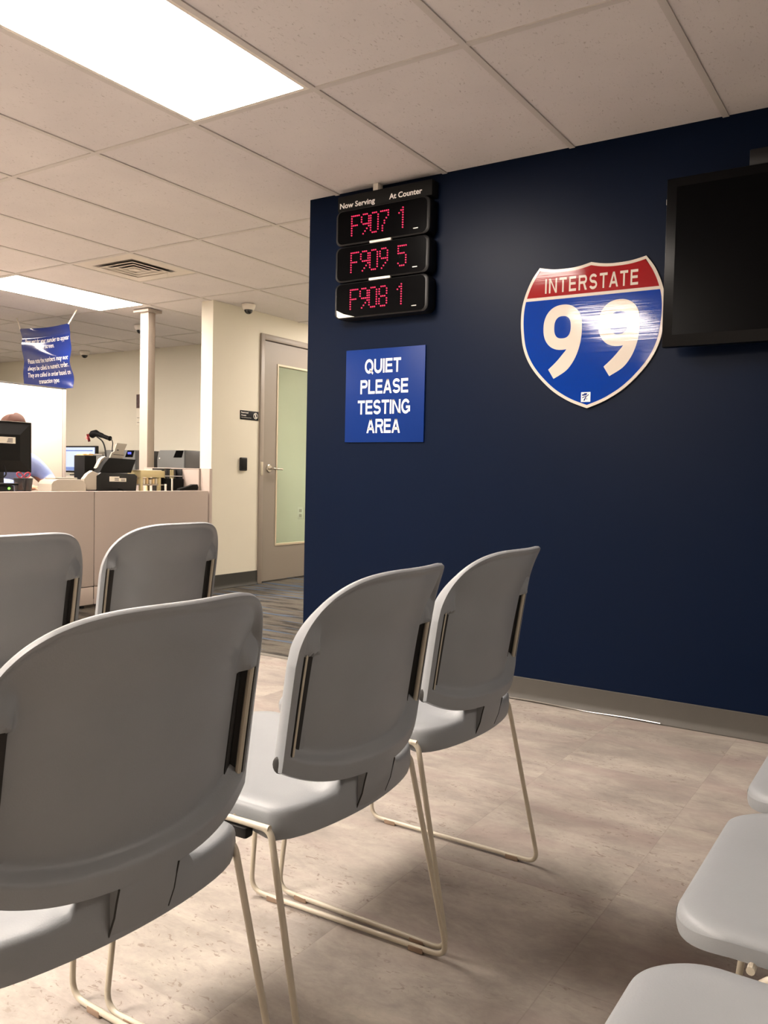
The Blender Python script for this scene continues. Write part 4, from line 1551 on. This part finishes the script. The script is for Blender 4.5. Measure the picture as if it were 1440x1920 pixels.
t = thing('label_printer', (-5.25, 3.76, WT), 'low cream box on the worktop between pencil cup and black scanner', 'printer')
b = MB()
yA, yB = 3.664, 3.952
pr = [(yA, WT), (yA, 0.868), (yA + 0.018, 0.890), (yA + 0.05, 0.902), (yB - 0.05, 0.902), (yB - 0.02, 0.892), (yB - 0.002, 0.866), (yB, WT)]
b.prism(pr, 'x', -5.31, -5.15, 0.005)
obj('body', b, MT['offwhite'], t)
obj('lid', MB().box(-5.30, -5.18, 3.715, 3.90, 0.9015, 0.914, 0.004), MT['offwhite'], t)

# document scanner seen from behind
t = thing('document_scanner', (-5.24, 4.24, WT), 'black and white document scanner with a grey paper chute on the worktop', 'scanner')
XF = -5.20
P = lambda y, z: (y, z)
obj('base_unit', MB().prism([(4.085, 0.812), (4.085, 0.930), (4.12, 0.955), (4.44, 0.948), (4.465, 0.93), (4.455, 0.812)], 'x', XF - 0.13, XF, 0.006), MT['black'], t)
obj('back_cover', MB().prism([(4.115, 0.950), (4.150, 1.010), (4.205, 1.068), (4.462, 1.060), (4.415, 0.955)], 'x', XF - 0.09, XF - 0.012, 0.006), MT['matte_black'], t)
obj('white_shell', MB().prism([(3.985, 0.855), (3.975, 0.905), (4.01, 0.945), (4.05, 0.968), (4.13, 0.940), (4.105, 0.905), (4.100, 0.822), (4.005, 0.822)], 'x', XF - 0.05, XF - 0.006, 0.01), MT['offwhite'], t)
obj('white_lid', MB().prism([(4.128, 0.985), (4.17, 1.058), (4.205, 1.078), (4.225, 1.070), (4.17, 1.012)], 'x', XF - 0.10, XF - 0.06, 0.006), MT['offwhite'], t)
obj('foot_plate', MB().box(XF - 0.16, XF + 0.02, 3.985, 4.45, WT, 0.814, 0.003), MT['black'], t)
b = MB().prism([(4.285, 1.052), (4.312, 1.112), (4.335, 1.118), (4.356, 1.186), (4.458, 1.182), (4.415, 1.108), (4.435, 1.105), (4.405, 1.050)], 'x', XF - 0.125, XF - 0.112, 0.002)
ch_ = obj('paper_chute', b, MT['clear_tray'], t)
obj('chute_slots', MB().prism([(4.32, 1.094), (4.325, 1.099), (4.425, 1.094), (4.42, 1.089)], 'x', XF - 0.112, XF - 0.1105).prism([(4.352, 1.128), (4.36, 1.136), (4.378, 1.133), (4.37, 1.125)], 'x', XF - 0.112, XF - 0.1105), MT['printerdark'], ch_)
lb = obj('label_sticker', MB().box(XF - 0.001, XF + 0.0012, 4.198, 4.290, 0.888, 0.926).box(XF - 0.001, XF + 0.0012, 4.290, 4.355, 0.887, 0.914), MT['paper'], t)
b = MB()
for k in range(3):
    b.box(XF + 0.0012, XF + 0.0018, 4.245, 4.285, 0.895 + 0.008 * k, 0.899 + 0.008 * k)
    b.box(XF + 0.0012, XF + 0.0018, 4.305, 4.345, 0.892 + 0.006 * k, 0.895 + 0.006 * k)
obj('print', b, MT['ink'], lb)
obj('cable', MB().tube(catmull([(XF + 0.0, 4.28, 0.83), (XF + 0.05, 4.285, 0.823), (XF + 0.07, 4.27, 0.812), (XF + 0.09, 4.20, 0.806)], 6), 0.005, 8), MT['matte_black'], t)

# dark tower with cards on top
t = thing('file_tower', (-5.62, 4.305, WT), 'narrow black tower box behind the document scanner', 'storage box')
obj('body', MB().box(-5.69, -5.56, 4.250, 4.360, WT, 1.085, 0.003), MT['matte_black'], t)
obj('seam_band', MB().box(-5.5605, -5.5585, 4.255, 4.355, 0.955, 0.961), MT['black'], t)
t = tag(obj('card_stack', MB().box(-5.68, -5.58, 4.258, 4.345, 1.0855, 1.092).box(-5.67, -5.60, 4.262, 4.30, 1.0925, 1.099, 0.001).box(-5.66, -5.585, 4.31, 4.35, 1.0925, 1.101, 0.001), MT['cream_paper'], origin=(-5.62, 4.305, 1.0855)),
        'loose cream cards lying on top of the narrow black tower box', 'cards')

# cream tray on legs with grey cartridges below, black stamp rack
t = thing('card_tray', (-5.28, 4.605, WT), 'cream plastic tray on legs between the black scanner and the stamp rack', 'tray')
obj('tray_box', MB().box(-5.36, -5.20, 4.50, 4.745, 0.922, 0.976, 0.004), MT['cardrack'], t)
for yy_ in (4.515, 4.70):
    for xx_ in (-5.22, -5.35):
        obj('leg', MB().box(xx_ - 0.012, xx_ + 0.012, yy_ - 0.012, yy_ + 0.012, WT, 0.923, 0.002), MT['cardrack'], t)
obj('shelf', MB().box(-5.35, -5.21, 4.50, 4.745, 0.858, 0.868, 0.002), MT['offwhite'], t)
for k in range(7):
    yq = 4.515 + 0.032 * k
    o = obj('file_card', MB().box(-5.34, -5.225, yq, yq + 0.018, 0.869, 0.905 + 0.006 * (k % 3), 0.001), MT['paper'] if k % 2 else MT['cream_paper'], origin=(-5.28, yq, 0.869))
    tag(o, 'small upright paper card under the cream tray, in a row on its shelf', 'card', 'upright cards under the cream tray')
tag(obj('paper_sheet', MB().box(-5.35, -5.21, 4.47, 4.72, 0.9765, 0.981, 0.001), MT['paper'], origin=(-5.28, 4.6, 0.9765)), 'white paper lying on the cream tray beside the black scanner', 'paper')

t = thing('stamp_rack', (-5.27, 4.86, WT), 'black rack of rubber stamps at the right end of the worktop', 'stamp rack')
obj('back', MB().box(-5.36, -5.35, 4.755, 4.953, WT, 0.998, 0.002), MT['black'], t)
for yy_ in (4.757, 4.951):
    obj('side', MB().box(-5.352, -5.22, yy_ - 0.004, yy_ + 0.004, WT, 0.996, 0.001), MT['black'], t)
obj('bin', MB().box(-5.25, -5.20, 4.757, 4.951, WT, 0.915, 0.003), MT['matte_black'], t)
obj('wire_rail', MB().tube([(-5.215, 4.757, 0.935), (-5.215, 4.951, 0.935)], 0.004, 8), MT['steel'], t)
for k, yy_ in enumerate((4.772, 4.795, 4.818, 4.842, 4.868, 4.892, 4.915, 4.937)):
    tp = thing('rubber_stamp', (-5.29, yy_, 0.86), 'rubber stamp with upright handle hanging in the black rack', 'stamp', 'stamps in the black rack')
    obj('handle', MB().cyl((-5.29, yy_, 0.90), 0.009, 0.088, 'z', 12, 0.0075), MT['cardrack'] if k in (0, 2, 5, 6) else MT['printerdark'], tp)
    obj('head', MB().box(-5.315, -5.265, yy_ - 0.009, yy_ + 0.009, 0.86, 0.90, 0.002), MT['black'], tp)
t = thing('stapler', (-5.05, 4.86, WT), 'black stapler lying on the worktop before the stamp rack', 'stapler')
obj('base', MB().box(-5.075, -5.025, 4.74, 4.955, WT, 0.822, 0.004), MT['matte_black'], t)
obj('arm', MB().prism([(4.75, 0.824), (4.75, 0.838), (4.85, 0.856), (4.90, 0.872), (4.945, 0.872), (4.955, 0.845), (4.945, 0.824)], 'x', -5.07, -5.03, 0.005), MT['matte_black'], t)
for k, (yy_, zz_, wd_) in enumerate(((4.672, 0.872, 0.016), (4.740, 0.918, 0.014))):
    tp = thing('label_marker', (-5.11, yy_, WT), ('short' if k == 0 else 'taller') + ' white marker standing upright before the black stamp rack', 'marker')
    obj('barrel', MB().cyl((-5.11, yy_, WT), wd_ / 2, zz_ - WT - 0.012, 'z', 12), MT['white'], tp)
    obj('cap', MB().cyl((-5.11, yy_, zz_ - 0.012), wd_ / 2 + 0.001, 0.012, 'z', 12), MT['paper'], tp)


# ------------------------------------------------------------------ the clerk
def skin_mesh(name, verts, edges, root=0, sub=2):
    me = bpy.data.meshes.new(name)
    me.from_pydata([v[0] for v in verts], edges, [])
    o = bpy.data.objects.new(name, me)
    COL.objects.link(o)
    md = o.modifiers.new('skin', 'SKIN')
    md.use_smooth_shade = True
    if not me.skin_vertices:
        pass
    lay = me.skin_vertices[0].data
    for i, v in enumerate(verts):
        r = v[1]
        lay[i].radius = (r, r) if not isinstance(r, tuple) else r
        lay[i].use_root = (i == root)
    s = o.modifiers.new('sub', 'SUBSURF')
    s.levels = sub
    s.render_levels = sub
    dg = bpy.context.evaluated_depsgraph_get()
    dg.update()
    m2 = bpy.data.meshes.new_from_object(o.evaluated_get(dg))
    bpy.data.objects.remove(o)
    bpy.data.meshes.remove(me)
    return m2


PX, PY = -6.04, 3.885
# seated, leaning over the desk; sitter faces +X
Vb, Eb = [], []
def add(p, r, prev=None):
    Vb.append(((PX + p[0], PY + p[1], p[2]), r))
    if prev is not None:
        Eb.append((prev, len(Vb) - 1))
    return len(Vb) - 1
pel = add((-0.06, 0, 0.54), (0.15, 0.12))
wai = add((-0.05, 0, 0.72), (0.145, 0.115), pel)
che = add((-0.01, 0, 0.92), (0.155, 0.115), wai)
upc = add((0.03, 0, 1.03), (0.13, 0.095), che)
nek = add((0.07, 0, 1.12), 0.056, upc)
jaw = add((0.105, 0, 1.19), (0.066, 0.075), nek)
hea = add((0.115, 0, 1.265), (0.076, 0.092), jaw)
top = add((0.105, 0, 1.325), (0.060, 0.072), hea)
wrists = []
for s in (-1, 1):
    sh = add((0.03, s * 0.185, 1.015), 0.062, upc)
    el = add((0.09, s * 0.30, 0.865), 0.046, sh)
    wr = add((0.40, s * 0.10, 0.838), 0.028, el)
    pa = add((0.455, s * 0.075, 0.832), (0.034, 0.016), wr)
    for k, (dy, ln) in enumerate(((-0.030, 0.070), (-0.010, 0.080), (0.010, 0.076), (0.029, 0.060))):
        f1 = add((0.495, s * 0.070 + dy, 0.832), 0.0095, pa)
        f2 = add((0.495 + ln * 0.5, s * 0.066 + dy * 1.1, 0.836), 0.0085, f1)
        add((0.495 + ln, s * 0.063 + dy * 1.15, 0.818), 0.0072, f2)
    th = add((0.450, s * 0.040, 0.828), 0.0105, pa)
    add((0.490, s * 0.016, 0.822), 0.0085, th)
for s in (-1, 1):
    hp = add((0.0, s * 0.10, 0.53), 0.085, pel)
    kn = add((0.40, s * 0.12, 0.52), 0.062, hp)
    an = add((0.36, s * 0.12, 0.09), 0.040, kn)
    add((0.50, s * 0.13, 0.04), 0.032, an)
body = skin_mesh('person', Vb, Eb, pel, 2)
b = MB().mesh(body, Matrix.Identity(4))
HX, HZ = PX + 0.115, 1.262
# nose, ears, brow and lips on the head
b.ball((HX + 0.098, PY, HZ - 0.020), 0.020, 0.014, 0.024, 12, 8)
for s in (-1, 1):
    b.ball((HX - 0.005, PY + s * 0.080, HZ - 0.012), 0.018, 0.009, 0.030, 12, 8)
b.ball((HX + 0.082, PY, HZ - 0.062), 0.014, 0.024, 0.008, 12, 8)
person = obj('person', b, MT['skin'], origin=(PX, PY, 0), deg=80)
tag(person, 'seated person in a light blue shirt leaning behind the black monitor', 'person')
for s in (-1, 1):
    obj('eye', MB().ball((HX + 0.083, PY + s * 0.031, HZ + 0.006), 0.010, 0.013, 0.009, 12, 8), MT['white'], person)
b = MB()
b.ball((PX + 0.094, PY, 1.296), 0.100, 0.093, 0.094, 28, 12, 4, 90)
for v in b.b.verts:
    if v.co.x > PX + 0.14:
        v.co.z += 0.02
obj('hair', b, MT['hair'], person)
# shirt: torso, sleeves to the wrist, collar
Vb, Eb = [], []
pel = add((-0.06, 0, 0.56), (0.168, 0.14))
wai = add((-0.05, 0, 0.72), (0.165, 0.135), pel)
che = add((-0.01, 0, 0.92), (0.176, 0.135), wai)
upc = add((0.03, 0, 1.04), (0.15, 0.112), che)
add((0.06, 0, 1.105), 0.075, upc)
for s in (-1, 1):
    sh = add((0.03, s * 0.195, 1.025), 0.082, upc)
    m_ = add((0.065, s * 0.27, 0.945), 0.076, sh)
    el = add((0.10, s * 0.325, 0.865), 0.066, m_)
    f_ = add((0.24, s * 0.225, 0.853), 0.052, el)
    add((0.36, s * 0.135, 0.846), 0.042, f_)
sm_ = skin_mesh('shirt', Vb, Eb, pel, 2)
shirt = obj('shirt', MB().mesh(sm_, Matrix.Identity(4)), MT['shirt'], person, deg=80)
Vb, Eb = [], []
pel = add((-0.06, 0, 0.535), (0.162, 0.130))
for s in (-1, 1):
    hp = add((0.0, s * 0.10, 0.535), 0.098, pel)
    kn = add((0.40, s * 0.12, 0.525), 0.074, hp)
    add((0.365, s * 0.12, 0.12), 0.055, kn)
tm_ = skin_mesh('trousers', Vb, Eb, pel, 2)
obj('trousers', MB().mesh(tm_, Matrix.Identity(4)), MT['trouser'], person, deg=80)
for s in (-1, 1):
    obj('shoe', MB().box(PX + 0.30, PX + 0.58, PY + s * 0.125 - 0.045, PY + s * 0.125 + 0.045, 0.0, 0.085, 0.03, 3), MT['black'], person)

# clerk's chair, hidden by the counter
t = thing('office_chair', (PX - 0.05, PY, 0), 'dark office chair under the person in the light blue shirt', 'chair')
obj('seat', MB().box(PX - 0.27, PX + 0.20, PY - 0.24, PY + 0.24, 0.36, 0.425, 0.025, 3), MT['trouser'], t)
obj('post', MB().cyl((PX - 0.05, PY, 0.08), 0.025, 0.285, 'z', 16), MT['black'], t)
for k in range(5):
    a = 2 * math.pi * k / 5 + 0.3
    q = (PX - 0.05 + 0.26 * math.cos(a), PY + 0.26 * math.sin(a))
    lg = obj('base_leg', MB().tube([(PX - 0.05, PY, 0.095), (q[0], q[1], 0.07)], [0.022, 0.016], 10), MT['black'], t)
    obj('caster', MB().cyl((q[0], q[1] - 0.012, 0.026), 0.026, 0.024, 'y', 16), MT['black'], lg)
